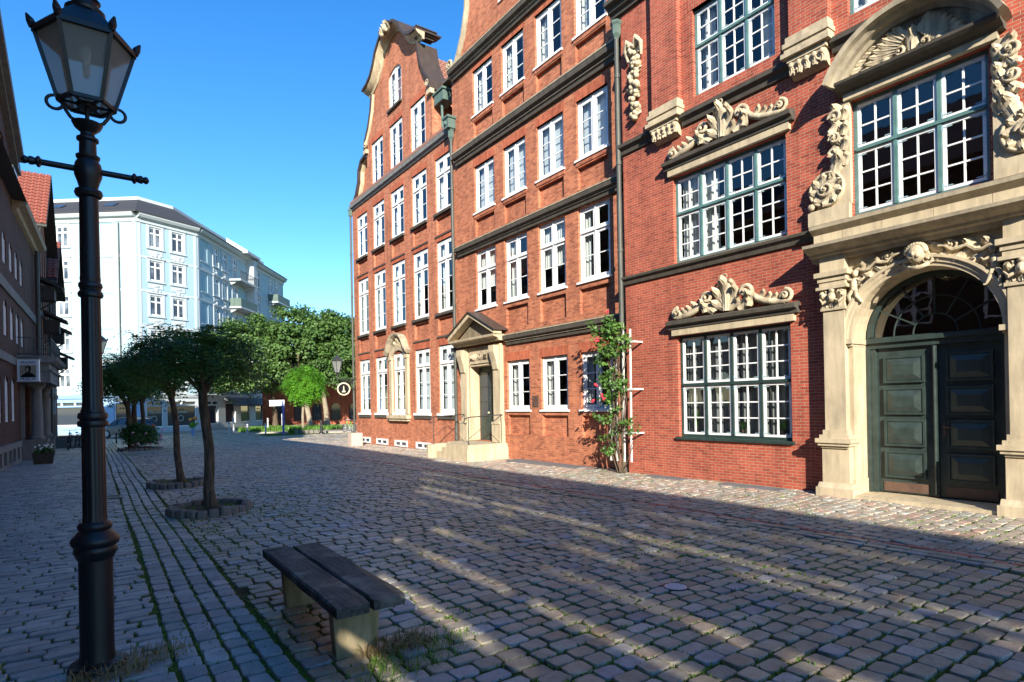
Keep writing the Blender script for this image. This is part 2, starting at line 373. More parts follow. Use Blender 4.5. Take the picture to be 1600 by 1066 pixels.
def stones(name, rects, mat, high=True):
    """one paving sheet: every sett is a small rounded cushion; rects = rows of (x, y, hx, hy, (r,g,b))"""
    A = np.array([r[:4] for r in rects]); C = np.array([r[4] for r in rects]); n = len(A)
    cx, cy, hx, hy = A.T
    zz = np.array([gz(y) for y in cy]) + np.random.normal(0, .0045, n)
    tx = np.random.normal(0, .022, n); ty = np.random.normal(0, .022, n)
    if high:
        ux = np.array([-1, -.78, .78, 1, 1, .78, -.78, -1]); uy = np.array([-.72, -1, -1, -.72, .72, 1, 1, .72])
        rings = [(0., -.045), (0., -.011), (.002, -.0025), (.007, .0)]
    else:
        ux = np.array([-1, 1, 1, -1.]); uy = np.array([-1, -1, 1, 1.]); rings = [(0., -.04), (.012, 0.)]
    k = len(ux); m = len(rings); V = np.zeros((n, m*k, 3))
    jx = np.random.normal(0, .004, (n, k)); jy = np.random.normal(0, .004, (n, k))
    for r, (ins, dz) in enumerate(rings):
        lx = ux[None]*(hx[:, None]-ins)+jx; ly = uy[None]*(hy[:, None]-ins)+jy
        V[:, r*k:(r+1)*k, 0] = cx[:, None]+lx; V[:, r*k:(r+1)*k, 1] = cy[:, None]+ly
        V[:, r*k:(r+1)*k, 2] = zz[:, None]+dz+lx*tx[:, None]+ly*ty[:, None]
    quads = [[r*k+i, r*k+(i+1) % k, (r+1)*k+(i+1) % k, (r+1)*k+i] for r in range(m-1) for i in range(k)]
    lp = np.array([i for q in quads for i in q]+[(m-1)*k+i for i in range(k)]); tot = [4]*len(quads)+[k]
    loops = (lp[None]+(np.arange(n)*m*k)[:, None]).ravel(); totals = np.tile(tot, n)
    starts = np.concatenate([[0], np.cumsum(totals)[:-1]])
    me = bpy.data.meshes.new(name); me.vertices.add(n*m*k); me.vertices.foreach_set('co', V.ravel())
    me.loops.add(len(loops)); me.loops.foreach_set('vertex_index', loops.astype(np.int32))
    me.polygons.add(len(totals)); me.polygons.foreach_set('loop_start', starts.astype(np.int32))
    me.polygons.foreach_set('use_smooth', np.array(([True]*len(quads)+[False])*n) if high else np.zeros(len(totals), bool))
    at = me.attributes.new('tint', 'FLOAT_COLOR', 'POINT')
    at.data.foreach_set('color', np.repeat(np.concatenate([C, np.ones((n, 1))], 1), m*k, 0).ravel())
    me.materials.append(mat); me.update(calc_edges=True); me.validate()
    o = bpy.data.objects.new(name, me); COL.objects.link(o); tag(o, kind='structure'); return o

def tint(kind):
    r = random.random(); v = random.uniform(.80, 1.20)*1.75
    if kind == 'road':
        c = (.222, .194, .148) if r < .62 else (.245, .19, .135) if r < .84 else (.185, .185, .185) if r < .95 else (.28, .255, .22)
    elif kind == 'left':
        c = (.19, .192, .185) if r < .7 else (.168, .178, .178) if r < .9 else (.22, .195, .19)
    elif kind == 'walk':
        c = (.235, .195, .158) if r < .55 else (.22, .212, .185) if r < .85 else (.25, .17, .135)
    else: c = (.30, .085, .065)
    return tuple(a*v for a in c)
def rows_x(x0, x1, y0, y1, pitch, l0, l1, kind, gap=.012, bow=0.):
    """courses that run across the street"""
    out = []; y = y0
    while y < y1:
        x = x0+random.uniform(-.12, 0); sc = 1 if y < 34 else 1.6; ph = pitch*sc*random.uniform(.97, 1.03)
        while x < x1:
            L = random.uniform(l0, l1)*sc; xa, xb = max(x, x0), min(x+L, x1)
            if xb-xa > .07:
                xm = (xa+xb)/2; b = bow*sin((xm-x0)/(x1-x0)*pi)+.025*sin(xm*1.7+y*.6)
                out.append((xm, y+b, (xb-xa)/2-gap/2*random.uniform(.6, 1.5), ph/2-gap/2*random.uniform(.7, 1.5), tint(kind)))
            x += L
        y += ph
    return out
def rows_y(x0, x1, y0, y1, pitch, l0, l1, kind, gap=.012):
    out = []; x = x0
    while x+pitch <= x1+.001:
        y = y0+random.uniform(-.1, 0)
        while y < y1:
            L = random.uniform(l0, l1)
            out.append((x+pitch/2+.012*sin(y*.9), y+L/2, pitch/2-gap/2, L/2-gap/2, tint(kind))); y += L
        x += pitch
    return out
near = lambda rs: [r for r in rs if r[1] <= 33]
far = lambda rs: [r for r in rs if r[1] > 33]
road = rows_x(1.06, 6.92, -6, 52, .152, .175, .23, 'road', .021, .16)
left = rows_x(-2.75, .40, -4, 52, .118, .2, .32, 'left', .014) + rows_y(.42, 1.04, -4, 52, .155, .15, .23, 'left', .022)
walk = rows_x(7.34, 10.62, -6, 52, .148, .15, .21, 'walk', .014, -.03) + rows_y(6.95, 7.24, -6, 52, .14, .18, .26, 'road', .012)
stones('road_setts', near(road), M['sett']); stones('pavement_setts', near(left), M['sett'])
stones('sidewalk_setts', near(walk), M['sett'])
stones('clinker_strip', rows_y(7.24, 7.325, -6, 33, .085, .2, .24, 'red', .008), M['sett'])
stones('square_setts', far(road)+far(left)+far(walk)+rows_x(-9, 11.6, 52, 63.5, .22, .25, .35, 'road', .02)+rows_x(10.62, 22, 28.8, 46.5, .2, .2, .3, 'road', .02), M['sett'], False)

# ------------------------------------------------------------------ facade tools: a facade lies on x = D, its outside is -x
def wall_grid(mb, D, y0, y1, z0, z1, holes, edge=None):
    ys = sorted({y0, y1, *[h[0] for h in holes], *[h[1] for h in holes]}) ; zs = {z0, z1, *[h[2] for h in holes], *[h[3] for h in holes]}
    if edge:
        zs |= {z for _, z in edge}
    zs = sorted(z for z in zs if z0-1e-6 <= z <= z1+1e-6)
    def dy(z):
        for (a, za), (b, zb) in zip(edge, edge[1:]):
            if za <= z <= zb: return a+(b-a)*(z-za)/max(zb-za, 1e-9)
        return edge[-1][0]
    yc = (y0+y1)/2
    for za, zb in zip(zs, zs[1:]):
        if edge:
            ea, eb = dy(za+1e-5), dy(zb-1e-5); m = min(ea, eb)
            hs = sorted([h for h in holes if h[2] <= za+1e-6 and h[3] >= zb-1e-6])
            cuts = [(None, None)]; segs = []; lo = ('e', -1)
            cur = ('e', -1)
            for h in hs: segs.append((cur, ('h', h[0]))); cur = ('h', h[1])
            segs.append((cur, ('e', 1)))
            for a, b in segs:
                q = lambda s, e: yc+s[1]*e if s[0] == 'e' else s[1]
                mb.quad((D, q(a, ea), za), (D, q(b, ea), za), (D, q(b, eb), zb), (D, q(a, eb), zb))
        else:
            for ya, yb in zip(ys, ys[1:]):
                if not any(h[0] <= ya+1e-6 and h[1] >= yb-1e-6 and h[2] <= za+1e-6 and h[3] >= zb-1e-6 for h in holes):
                    mb.quad((D, ya, za), (D, yb, za), (D, yb, zb), (D, ya, zb))
    for h in holes:
        ya, yb, za, zb, d = h[:5]
        mb.quad((D, ya, za), (D+d, ya, za), (D+d, ya, zb), (D, ya, zb)); mb.quad((D, yb, za), (D, yb, zb), (D+d, yb, zb), (D+d, yb, za))
        mb.quad((D, ya, za), (D, yb, za), (D+d, yb, za), (D+d, ya, za)); mb.quad((D, ya, zb), (D+d, ya, zb), (D+d, yb, zb), (D, yb, zb))
        if len(h) > 5: mb.quad((D+d, ya, za), (D+d, yb, za), (D+d, yb, zb), (D+d, ya, zb))
def mould(mb, D, ya, yb, prof): mb.py([(D-p, z) for p, z in prof], ya, yb)
def cornice_prof(z0, z1, p, back=-.03):
    h = z1-z0
    return [(back, z0), (p*.25, z0), (p*.3, z0+h*.2), (p*.55, z0+h*.3), (p*.6, z0+h*.5), (p*.92, z0+h*.62), (p, z0+h*.66), (p, z0+h*.9), (p*.9, z0+h), (back, z1)]
def sweep(mb, path, sect):
    vs = []; n = len(sect); m = len(path)
    for i, (y, z) in enumerate(path):
        a, b = path[max(i-1, 0)], path[min(i+1, m-1)]; ty, tz = b[0]-a[0], b[1]-a[1]; L = hypot(ty, tz) or 1
        for o, x in sect: vs.append((x, y+tz/L*o, z-ty/L*o))
    fs = [(i*n+k, i*n+(k+1) % n, (i+1)*n+(k+1) % n, (i+1)*n+k) for i in range(m-1) for k in range(n)]
    fs += [tuple(range(n)), tuple(range((m-1)*n, m*n))]
    mb.add(vs, fs)
def arch_fill(mb, D, ya, yb, zs, zt, d, n=8):
    """flush spandrels that turn a square headed opening into an arched one"""
    yc, r = (ya+yb)/2, (yb-ya)/2
    arc = [(yc-r*cos(pi*k/n), zs+(zt-zs-.002)*sin(pi*k/n)) for k in range(n+1)]
    for k in range(n):
        (a, b), (c, e) = arc[k], arc[k+1]
        mb.px([(a, b), (c, e), (c, zt), (a, zt)], D, D+d)
def window(par, D, ya, yb, za, zb, cols, rows, fm, cm=None, rec=.09, X=None, sub=(2,), fr=.055, cf=.05, mt=.024, mull=.05,
           curtain=None, sill=None, hinges=False, gm='glass', label=None, tilt=None, name='window'):
    """frame with mullions and transoms > casements, pane, sill, curtain"""
    x = D+rec; f = MB(X); e = .004
    f.box(x, x+.09, ya+e, ya+fr, za+e, zb-e); f.box(x, x+.09, yb-fr, yb-e, za+e, zb-e)
    f.box(x+.002, x+.088, ya+fr, yb-fr, za+e, za+fr); f.box(x+.002, x+.088, ya+fr, yb-fr, zb-fr, zb-e)
    iy0, iy1, iz0, iz1 = ya+fr, yb-fr, za+fr, zb-fr
    cw = (iy1-iy0-mull*(cols-1))/cols; cy = [(iy0+k*(cw+mull), iy0+k*(cw+mull)+cw) for k in range(cols)]
    for k in range(cols-1): f.box(x-.012, x+.08, cy[k][1], cy[k+1][0], iz0, iz1)
    tot = sum(r[0] for r in rows); z = iz0; cz = []; H = iz1-iz0-mull*(len(rows)-1)
    for i, r in enumerate(rows):
        cz.append((z, z+H*r[0]/tot, r[-1])); z += H*r[0]/tot+mull
        if i < len(rows)-1: f.box(x-.03, x+.075, iy0, iy1, z-mull, z)
    wo = f.build(name, fm, par, fix=False)
    if label: wo['label'] = label
    c = None if cm else MB(X); g = MB(X); xc = x+.012
    for i, (z0, z1, nr) in enumerate(cz):
        for k, (y0, y1) in enumerate(cy):
            b = MB(X) if cm else MB(X)
            o = .006
            b.box(xc, xc+.045, y0+o, y0+cf, z0+o, z1-o); b.box(xc, xc+.045, y1-cf, y1-o, z0+o, z1-o)
            b.box(xc+.001, xc+.044, y0+cf, y1-cf, z0+o, z0+cf); b.box(xc+.001, xc+.044, y0+cf, y1-cf, z1-cf, z1-o)
            ns = sub[0]
            for j in range(1, ns):
                yy = y0+cf+(y1-y0-2*cf)*j/ns; b.box(xc+.006, xc+.036, yy-mt/2, yy+mt/2, z0+cf, z1-cf)
            for j in range(1, nr):
                zz = z0+cf+(z1-z0-2*cf)*j/nr; b.box(xc+.008, xc+.034, y0+cf, y1-cf, zz-mt/2, zz+mt/2)
            if hinges:
                b.m = 1
                for zz in (z0+.03, z1-.11):
                    for yy in ((y0-.004, y0+.018), (y1-.018, y1+.004)): b.box(xc-.008, xc-.001, *yy, zz, zz+.08)
                    b.box(xc-.006, xc-.001, y0+.02, y0+.13, zz+.03, zz+.045); b.box(xc-.006, xc-.001, y1-.13, y1-.02, zz+.03, zz+.045)
                b.m = 0
            b.build('casement', [cm or fm]+([M['hinge']] if hinges else []), wo, fix=False)
            g.quad((xc+.02, y0+cf-.01, z0+cf-.01), (xc+.02, y0+cf-.01, z1-cf+.01), (xc+.02, y1-cf+.01, z1-cf+.01), (xc+.02, y1-cf+.01, z0+cf-.01))
    g.build('pane', M[gm], wo, fix=False)
    if sill:
        s = MB(X); p, t, sm = sill; s.box(D-p, x+.02, ya-.05, yb+.05, za-t, za+e-.001) if p > 0 else None
        s.build('sill', sm, wo, fix=False)
    if curtain: make_curtain(wo, x+.16, iy0, iy1, iz0, iz1, curtain, X)
    return wo
def make_curtain(wo, x, y0, y1, z0, z1, kind, X=None):
    c = MB(X); W = y1-y0
    def sheet(a, b, lo, hi, fold):
        n = max(4, int((b-a)/.018)); pts = [(x+fold*sin(i*.9+sin(i*.23)*1.5), a+(b-a)*i/n) for i in range(n+1)]
        for (p, q), (r, s) in zip(pts, pts[1:]):
            c.add([(p, q, lo), (r, s, lo), (r, s, hi), (p, q, hi), (p+.006, q, lo), (r+.006, s, lo), (r+.006, s, hi), (p+.006, q, hi)], [(0, 1, 2, 3), (7, 6, 5, 4)])
    if kind == 'full': sheet(y0, y1, z0+.02, z1, .02)
    elif kind == 'blind': c.box(x, x+.006, y0, y1, z0+(z1-z0)*.02, z1)
    elif kind == 'sides': sheet(y0, y0+W*.2, z0, z1, .018); sheet(y1-W*.2, y1, z0, z1, .018)
    elif kind == 'left': sheet(y1-W*.38, y1, z0, z1, .018)
    elif kind == 'half': sheet(y0, y1, z0+(z1-z0)*.35, z1, .018)
    c.build('curtain', M['blind' if kind == 'blind' else 'curtain_grey' if kind == 'full' else 'curtain'], wo, fix=False)
def rooms(par, D, y0, y1, floors, depth, X=None, front=.45):
    r = MB(X)
    r.box(D+depth, D+depth+.1, y0+.1, y1-.1, floors[0], floors[-1])
    for z in floors: r.box(D+front, D+depth, y0+.1, y1-.1, z-.08, z)
    r.box(D+front, D+depth, y0+.1, y0+.2, floors[0], floors[-1]-.08); r.box(D+front, D+depth, y1-.2, y1-.1, floors[0], floors[-1]-.08)
    r.build('interior', M['room'], par, fix=False)

# ------------------------------------------------------------------ carving tools
def leaf(mb, P, T, N_, L, W, curl=1.3, nu=9, lob=3, lift=.1):
    P, T, N_ = Vector(P), Vector(T).normalized(), Vector(N_).normalized(); B = T.cross(N_)
    rowsv = []; p = P.copy(); vv = (-1.02, -1, -.66, -.33, 0, .33, .66, 1, 1.02); nv = len(vv)
    for i in range(nu):
        t = i/(nu-1); a = -lift+curl*t*t*1.4
        d = T*cos(a)+N_*sin(a); n2 = N_*cos(a)-T*sin(a)
        ww = W*(.35+.65*sin(pi*min(1, .15+.62*t)))*(1-.75*max(0, t-.72)/.28)*(1+.20*abs(sin(lob*pi*t)))
        for v in vv:
            ridge = .11*cos(v*3*pi)
            h = W*(.38*(1-v*v)+ridge*.8) if abs(v) <= 1 else -W*.55
            rowsv.append(p+B*v*ww+n2*h)
        p = p+d*(L/(nu-1))
    mb.add(rowsv, [(i*nv+k, i*nv+k+1, (i+1)*nv+k+1, (i+1)*nv+k) for i in range(nu-1) for k in range(nv-1)])
def volute(mb, C, r, x0, s=1, turns=1.6, a0=0., rise=.5, w=.24):
    pts = []; rad = []
    for i in range(30):
        t = i/29; a = a0+s*turns*2*pi*t; q = r*(1-.86*t)
        pts.append((x0-r*rise*t, C[0]+q*cos(a), C[1]+q*sin(a))); rad.append(r*w*(1-.5*t))
    mb.tube(pts, rad, 7); mb.ball((x0-r*rise, C[0], C[1]), r*.2)
def crest(mb, yc, z0, half, D, k=1.0):
    x = D; N_ = (-1, 0, 0)
    for s in (1, -1):
        volute(mb, (yc+s*half*.90, z0+.13*k), .13*k, x-.03, -s, 1.7, pi/2 if s > 0 else pi/2, .6, .3)
        pts = [(x-.05, yc+s*half*u, z0+k*v) for u, v in ((.9, .03), (.76, .05), (.62, .09), (.5, .16), (.42, .27), (.36, .38))]
        mb.tube(pts, [.045*k, .06*k, .065*k, .06*k, .055*k, .04*k], 7)
        for u, v, L in ((.80, .03, .2), (.70, .05, .22), (.60, .07, .24), (.50, .12, .26)):
            leaf(mb, (x-.05, yc+s*half*u, z0+v*k), (0, s*.55, .75), N_, L*k, .05*k, 1.0)
        volute(mb, (yc+s*half*.32, z0+.34*k), .15*k, x-.04, s, 1.5, -pi/2, .7, .34)
        leaf(mb, (x-.06, yc+s*half*.2, z0+.02), (0, s*.75, .6), N_, .34*k, .085*k, 1.1)
        leaf(mb, (x-.08, yc+s*half*.36, z0+.05), (0, s*.2, .9), N_, .30*k, .08*k, 1.4)
        leaf(mb, (x-.05, yc+s*.02, z0+.05), (0, s*.45, .9), N_, .55*k, .085*k, 1.1)
        leaf(mb, (x-.05, yc+s*.03, z0+.05), (0, s*.85, .6), N_, .36*k, .075*k, 1.1)
        leaf(mb, (x-.03, yc+s*.02, z0+.28), (0, s*.3, .9), N_, .40*k, .075*k, 1.2)
    leaf(mb, (x-.07, yc, z0+.02), (0, 0, 1), N_, .72*k, .10*k, 1.0, 11, 4)
    volute(mb, (yc-.03, z0+.68*k), .07*k, x-.12, 1, 1.2)
def putto(mb, y, z, x, s, k):
    """a small carved child figure in high relief"""
    P = lambda dy, dz, dx=0: (x-dx*k, y+s*dy*k, z+dz*k)
    mb.tube([P(0, .36, .07), P(.01, .27, .10), P(.02, .17, .10), P(.03, .07, .08)], [.055*k, .085*k, .08*k, .085*k], 8)
    mb.ball(P(-.02, .47, .11), (.07*k, .07*k, .08*k)); mb.ball(P(-.02, .52, .09), (.075*k, .075*k, .05*k))
    mb.tube([P(.06, .33, .1), P(.17, .36, .13), P(.27, .46, .1)], [.04*k, .035*k, .025*k], 6)
    mb.tube([P(-.06, .33, .1), P(-.17, .27, .14), P(-.25, .36, .12)], [.04*k, .034*k, .024*k], 6)
    mb.tube([P(.05, .07, .1), P(.13, -.06, .16), P(.1, -.24, .1), P(.13, -.30, .12)], [.06*k, .052*k, .036*k, .02*k], 6)
    mb.tube([P(-.02, .07, .1), P(-.06, -.1, .15), P(-.14, -.24, .09), P(-.19, -.26, .12)], [.06*k, .05*k, .034*k, .02*k], 6)
# ================================================================== the portal house (nearest on the right)
D1 = 10.3; AX = 3.64
mir = lambda a, b: (2*AX-b, 2*AX-a)
H1 = thing('brick_house', (D1, 9.75, 0), 'dark red brick house with carved sandstone portal, green double door and scrollwork around its windows', 'house')
W1, W2, W3 = (5.74, 8.27, .86, 3.03), (5.76, 8.31, 4.60, 6.46), (5.93, 7.74, 7.96, 9.78)
W4, W5 = (2.76, 4.66, 7.96, 9.78), (2.80, 4.64, 4.64, 6.54)
allw = [W1, W2, W3, W4, W5] + [(*mir(a, b), c, d) for a, b, c, d in (W1, W2, W3)]
wl = MB()
wall_grid(wl, D1, -2.35, 9.75, -.4, 13.6, [(*q, .12) for q in allw]+[(2.62, 4.78, -.4, 3.72, .5)])
wl.quad((D1, 9.75, -.4), (D1+9, 9.75, -.4), (D1+9, 9.75, 13.6), (D1, 9.75, 13.6)); wl.quad((D1, -2.35, -.4), (D1+9, -2.35, -.4), (D1+9, -2.35, 13.6), (D1, -2.35, 13.6))
for a, b in ((8.03, 8.74), (4.92, 5.60)):
    for y0, y1 in ((a, b), mir(a, b)): wl.box(D1-.13, D1+.05, y0, y1, 8.0, 13.5)
wl.m = 1
for a, b, c, d in (W3, W4, (*mir(*W3[:2]), *W3[2:])): wl.box(D1-.006, D1+.1, a-.1, b+.1, d, d+.27)
wl.build('wall', [M['brick_red'], M['soldier_red']], H1)
rf = MB(); rf.py([(D1-.1, 13.6), (D1+4.6, 17.5), (D1+9.2, 13.6)], -2.5, 9.9); rf.build('roof', M['tile_brown'], H1)
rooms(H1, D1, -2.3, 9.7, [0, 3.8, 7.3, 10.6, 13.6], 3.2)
L3 = [(1.06, 0, 3), (.98, 0, 3)]; L32 = [(1.06, 0, 3), (.76, 0, 2)]
window(H1, D1, *W1, 4, L3 and [(1.06, 1.06, 3), (1.0, 1, 3)], M['green_dark'], M['white_worn'], hinges=True, curtain='full', sill=(.06, .05, M['green_dark']), label='wide ground floor window with white net curtains behind its panes')
window(H1, D1, *W2, 4, L32, M['green'], M['white_worn'], hinges=True, curtain='left')
window(H1, D1, *W3, 3, L32, M['green'], M['white_worn'], hinges=True, curtain='sides')
window(H1, D1, *W4, 3, L32, M['green'], M['white_worn'], hinges=True, curtain='sides')
window(H1, D1, *W5, 3, L32, M['green'], M['white_worn'], hinges=True)
for W_, n, L_ in ((W1, 4, [(1.06, 0, 3), (1., 0, 3)]), (W2, 4, L32), (W3, 3, L32)):
    window(H1, D1, *mir(*W_[:2]), *W_[2:], n, L_, M['green'], M['white_worn'], hinges=True)

# string courses
b = MB()
for y0, y1 in ((5.22, 9.76), (-2.35, 2.18)): mould(b, D1, y0, y1, [(-.02, 4.36), (.05, 4.38), (.07, 4.45), (.13, 4.50), (.14, 4.55), (.02, 4.585), (-.02, 4.585)])
def gaps(segs, y0, y1):
    out = []; y = y0
    for a, b_ in sorted(segs): out.append((y, a)); y = b_
    out.append((y, y1)); return out
corb = [(8.0, 8.77), (4.89, 5.63)]; corb += [mir(*c) for c in corb]
for y0, y1 in gaps(corb, -2.35, 9.76):
    mould(b, D1, y0, y1, [(-.02, 7.42), (.05, 7.44), (.07, 7.52), (.15, 7.58), (.16, 7.66), (.04, 7.72), (-.02, 7.72)])
mould(b, D1, -2.35, 10.0, cornice_prof(10.75, 11.1, .3))
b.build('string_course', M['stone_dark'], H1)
# corbels that carry the flat pilasters
for a, c in corb:
    k = MB(); yc = (a+c)/2; h = (c-a)/2
    for z0, z1, p in ((7.90, 8.02, .20), (7.82, 7.90, .25), (7.72, 7.82, .22), (7.64, 7.72, .28)): k.box(D1-p, D1+.02, a-(p-.2)*.6, c+(p-.2)*.6, z0, z1)
    k.box(D1-.21, D1+.02, a+.03, c-.03, 7.56, 7.64)
    k.py([(D1+.02, 7.56), (D1-.19, 7.56), (D1-.18, 7.44), (D1-.12, 7.34), (D1-.05, 7.29), (D1+.02, 7.28)], a+.06, c-.06)
    for j in range(5):
        yy = a+.1+(c-a-.2)*j/4; k.ball((D1-.2, yy, 7.50), (.035, .045, .05), 8, 6)
        leaf(k, (D1-.17, yy, 7.33), (0, .0, 1), (-1, 0, 0), .16, .05, .9)
    for j in range(16): k.ball((D1-.15-random.random()*.05, random.uniform(a+.08, c-.08), random.uniform(7.32, 7.42)), .022, 6, 4)
    k.build('corbel', M['sandstone'], H1, smooth=40)
# hoods with carved crests over the wide windows
for yc, z in ((6.99, 3.03), (7.02, 6.47), (2*AX-6.99, 3.03), (2*AX-7.02, 6.47)):
    k = MB(); k.box(D1-.09, D1+.05, yc-1.36, yc+1.36, z+.005, z+.14)
    k.build('hood_fascia', M['sandstone'], H1)
    k = MB(); mould(k, D1, yc-1.44, yc+1.44, [(-.02, z+.14), (.11, z+.14), (.12, z+.2), (.19, z+.23), (.2, z+.3), (.05, z+.345), (-.02, z+.345)])
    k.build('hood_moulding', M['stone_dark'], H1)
    k = MB(); crest(k, yc, z+.34, 1.34, D1-.03); k.build('carved_crest', M['sandstone_carved'], H1, smooth=60, fix=False)
# fruit garland on the wall beside the rain pipe
k = MB(); rr = random.Random(3)
for z0, z1, wd, n in ((9.45, 9.95, .20, 9), (9.05, 9.5, .16, 26), (8.55, 9.0, .17, 26), (8.1, 8.5, .12, 18)):
    for j in range(n):
        k.ball((D1-.04-rr.random()*.1, 9.28+rr.uniform(-wd, wd)*.7, rr.uniform(z0, z1)), rr.uniform(.035, .075), 7, 5)
    for j in range(6):
        leaf(k, (D1-.04, 9.28+rr.uniform(-.05, .05), (z0+z1)/2), (0, rr.uniform(-1, 1), rr.uniform(-.8, .8)), (-1, 0, 0), wd*1.3, .06, 1.2)
for s in (-1, 1): k.tube([(D1-.08, 9.28, 9.75), (D1-.16, 9.28+s*.14, 9.9), (D1-.12, 9.28+s*.24, 9.75), (D1-.06, 9.28+s*.2, 9.5)], [.05, .06, .055, .03], 7)
k.build('carved_garland', M['sandstone_carved'], H1, smooth=60, fix=False)

# ---- portal: pilasters, arch, cornice
for s in (1, -1):
    k = MB(); y0, y1 = (AX+1.06, AX+1.40) if s > 0 else (AX-1.40, AX-1.06); x = D1-.22
    k.box(x-.10, D1+.02, y0-.13, y1+.13, -.1, .14); k.py([(x-.10, .14), (x-.04, .22), (D1+.02, .22), (D1+.02, .14)], y0-.1, y1+.1)
    k.box(x-.02, D1+.02, y0-.05, y1+.05, .22, .80)
    for z0, z1, p in ((.80, .84, .05), (.84, .89, .09), (.89, .96, .12), (.96, 1.02, .07), (1.02, 1.10, .03)): k.box(x-p, D1+.02, y0-p, y1+p, z0, z1)
    k.box(x, D1+.02, y0, y1, 1.10, 3.10); k.box(x-.03, D1+.02, y0-.03, y1+.03, 3.10, 3.15)
    k.box(x-.02, D1+.02, y0-.01, y1+.01, 3.15, 3.45)
    for z0, z1, p in ((3.45, 3.50, .08), (3.50, 3.58, .04), (3.58, 3.66, .06), (3.66, 3.74, .10), (3.74, 4.0, .03)): k.box(x-p, D1+.02, y0-p, y1+p, z0, z1)
    k.build('pilaster', M['sandstone'], H1)
    k = MB(); yc = (y0+y1)/2
    for t in (-1, 1):
        volute(k, (yc+t*.15, 3.38), .07, x-.03, t, 1.4, pi/2, .6, .32)
        leaf(k, (x-.01, yc+t*.1, 3.15), (0, t*.25, 1), (-1, 0, 0), .26, .06, 1.3)
        k.tube([(x-.06, yc+t*.04, 3.28), (x-.09, yc+t*.13, 3.22), (x-.05, yc+t*.2, 3.30)], [.02, .03, .015], 6)
    k.ball((x-.07, yc, 3.31), (.06, .07, .085)); k.ball((x-.12, yc, 3.30), (.02, .018, .03)); k.ball((x-.06, yc, 3.42), (.04, .05, .04))
    leaf(k, (x-.02, yc, 3.14), (0, 0, 1), (-1, 0, 0), .16, .07, 1.2)
    k.build('carved_capital', M['sandstone_carved'], H1, smooth=60, fix=False)
# stone surround with the round opening
RI, RO, ZC = .985, 1.14, 2.60
k = MB(); xf, xb = D1-.10, D1+.34
n = 24; arc = [(AX+RI*cos(pi*i/n), ZC+RI*sin(pi*i/n)) for i in range(n+1)]
for i in range(n):
    (a, z0), (c, z1) = arc[i], arc[i+1]
    k.quad((xf, a, z0), (xf, c, z1), (xf, c, 4.0), (xf, a, 4.0)); k.quad((xf, a, z0), (xb, a, z0), (xb, c, z1), (xf, c, z1))
for s in (1, -1):
    k.box(xf, xb, AX+s*RI, AX+s*1.10, -.05, ZC-.12)
    k.quad((xf, AX+s*RI, ZC-.12), (xf, AX+s*1.10, ZC-.12), (xf, AX+s*1.10, 4.0), (xf, AX+s*RI, 4.0))
    k.box(xf-.035, xb+.01, AX+s*(RI-.015), AX+s*1.09, -.05, .28)
k.build('stone_surround', M['sandstone'], H1, smooth=30)
k = MB(); arcs = [(AX+RI*cos(pi*i/32), ZC+RI*sin(pi*i/32)) for i in range(33)]
sweep(k, arcs, [(.0, xf), (.0, xf-.05), (.05, xf-.055), (.055, xf-.075), (.11, xf-.08), (.12, xf-.11), (.16, xf-.11), (.16, xf)])
for s in (1, -1):
    y0, y1 = sorted((AX+s*(RI-.005), AX+s*(RI+.06)))
    k.box(xf-.06, xb, y0, AX+s*1.09 if s > 0 else y1, ZC-.12, ZC-.08) if s > 0 else k.box(xf-.06, xb, AX-1.09, y1, ZC-.12, ZC-.08)
    k.box(xf-.10, xb+.005, *sorted((AX+s*(RI-.03), AX+s*1.11)), ZC-.08, ZC-.003)
k.build('archivolt', M['sandstone'], H1, smooth=30)
k = MB()  # carved spandrels: a child figure on either side, leaf scrolls along the top, a head as keystone
putto(k, AX+.91, 3.34, xf-.01, 1, .64); putto(k, AX-.91, 3.34, xf-.01, -1, .64)
for s in (1, -1):
    for j in range(7):
        t = j/6; leaf(k, (xf-.01, AX+s*(.93-.62*t), 3.66+.12*t), (0, -s*(.4+.3*t), .5-.9*(j % 2)), (-1, 0, 0), .24, .06, 1.4)
    k.tube([(xf-.05, AX+s*(.95-.7*i/8), 3.66+.17*i/8+.04*sin(i*1.9)) for i in range(9)], .03, 6)
    volute(k, (AX+s*.42, 3.83), .08, xf-.03, s, 1.4, 0, .6, .3); volute(k, (AX+s*.98, 3.60), .07, xf-.03, s, 1.4, 0, .6, .3)
    for j in range(4): leaf(k, (xf-.01, AX+s*(1.0-.03*j), 3.02+.11*j), (0, -s*.5, .7), (-1, 0, 0), .16, .04, 1.2)
k.ball((xf-.16, AX, 3.76), (.12, .115, .14), 12, 9); k.ball((xf-.28, AX, 3.75), (.03, .025, .035)); k.ball((xf-.25, AX+.05, 3.72), (.03, .04, .035)); k.ball((xf-.25, AX-.05, 3.72), (.03, .04, .035))
for j in range(12):
    a = pi*j/11; k.ball((xf-.15, AX+.12*cos(a), 3.80+.10*sin(a)), .045, 7, 5)
for s in (1, -1): volute(k, (AX+s*.14, 3.68), .09, xf-.06, s, 1.3, pi/2, .5, .34)
k.tube([(xf-.10, AX+.14, 3.60), (xf-.2, AX+.06, 3.555), (xf-.2, AX-.06, 3.555), (xf-.10, AX-.14, 3.60)], .03, 6)
k.build('carved_spandrel', M['sandstone_carved'], H1, smooth=60, fix=False)
k = MB()
for y0, y1, prof in ((AX-1.58, AX+1.58, [(-.02, 3.94), (.20, 3.94), (.23, 4.0), (.3, 4.02), (.32, 4.06), (.44, 4.10), (.52, 4.14), (.53, 4.19), (.2, 4.235), (-.02, 4.235)]),):
    mould(k, D1, y0, y1, prof)
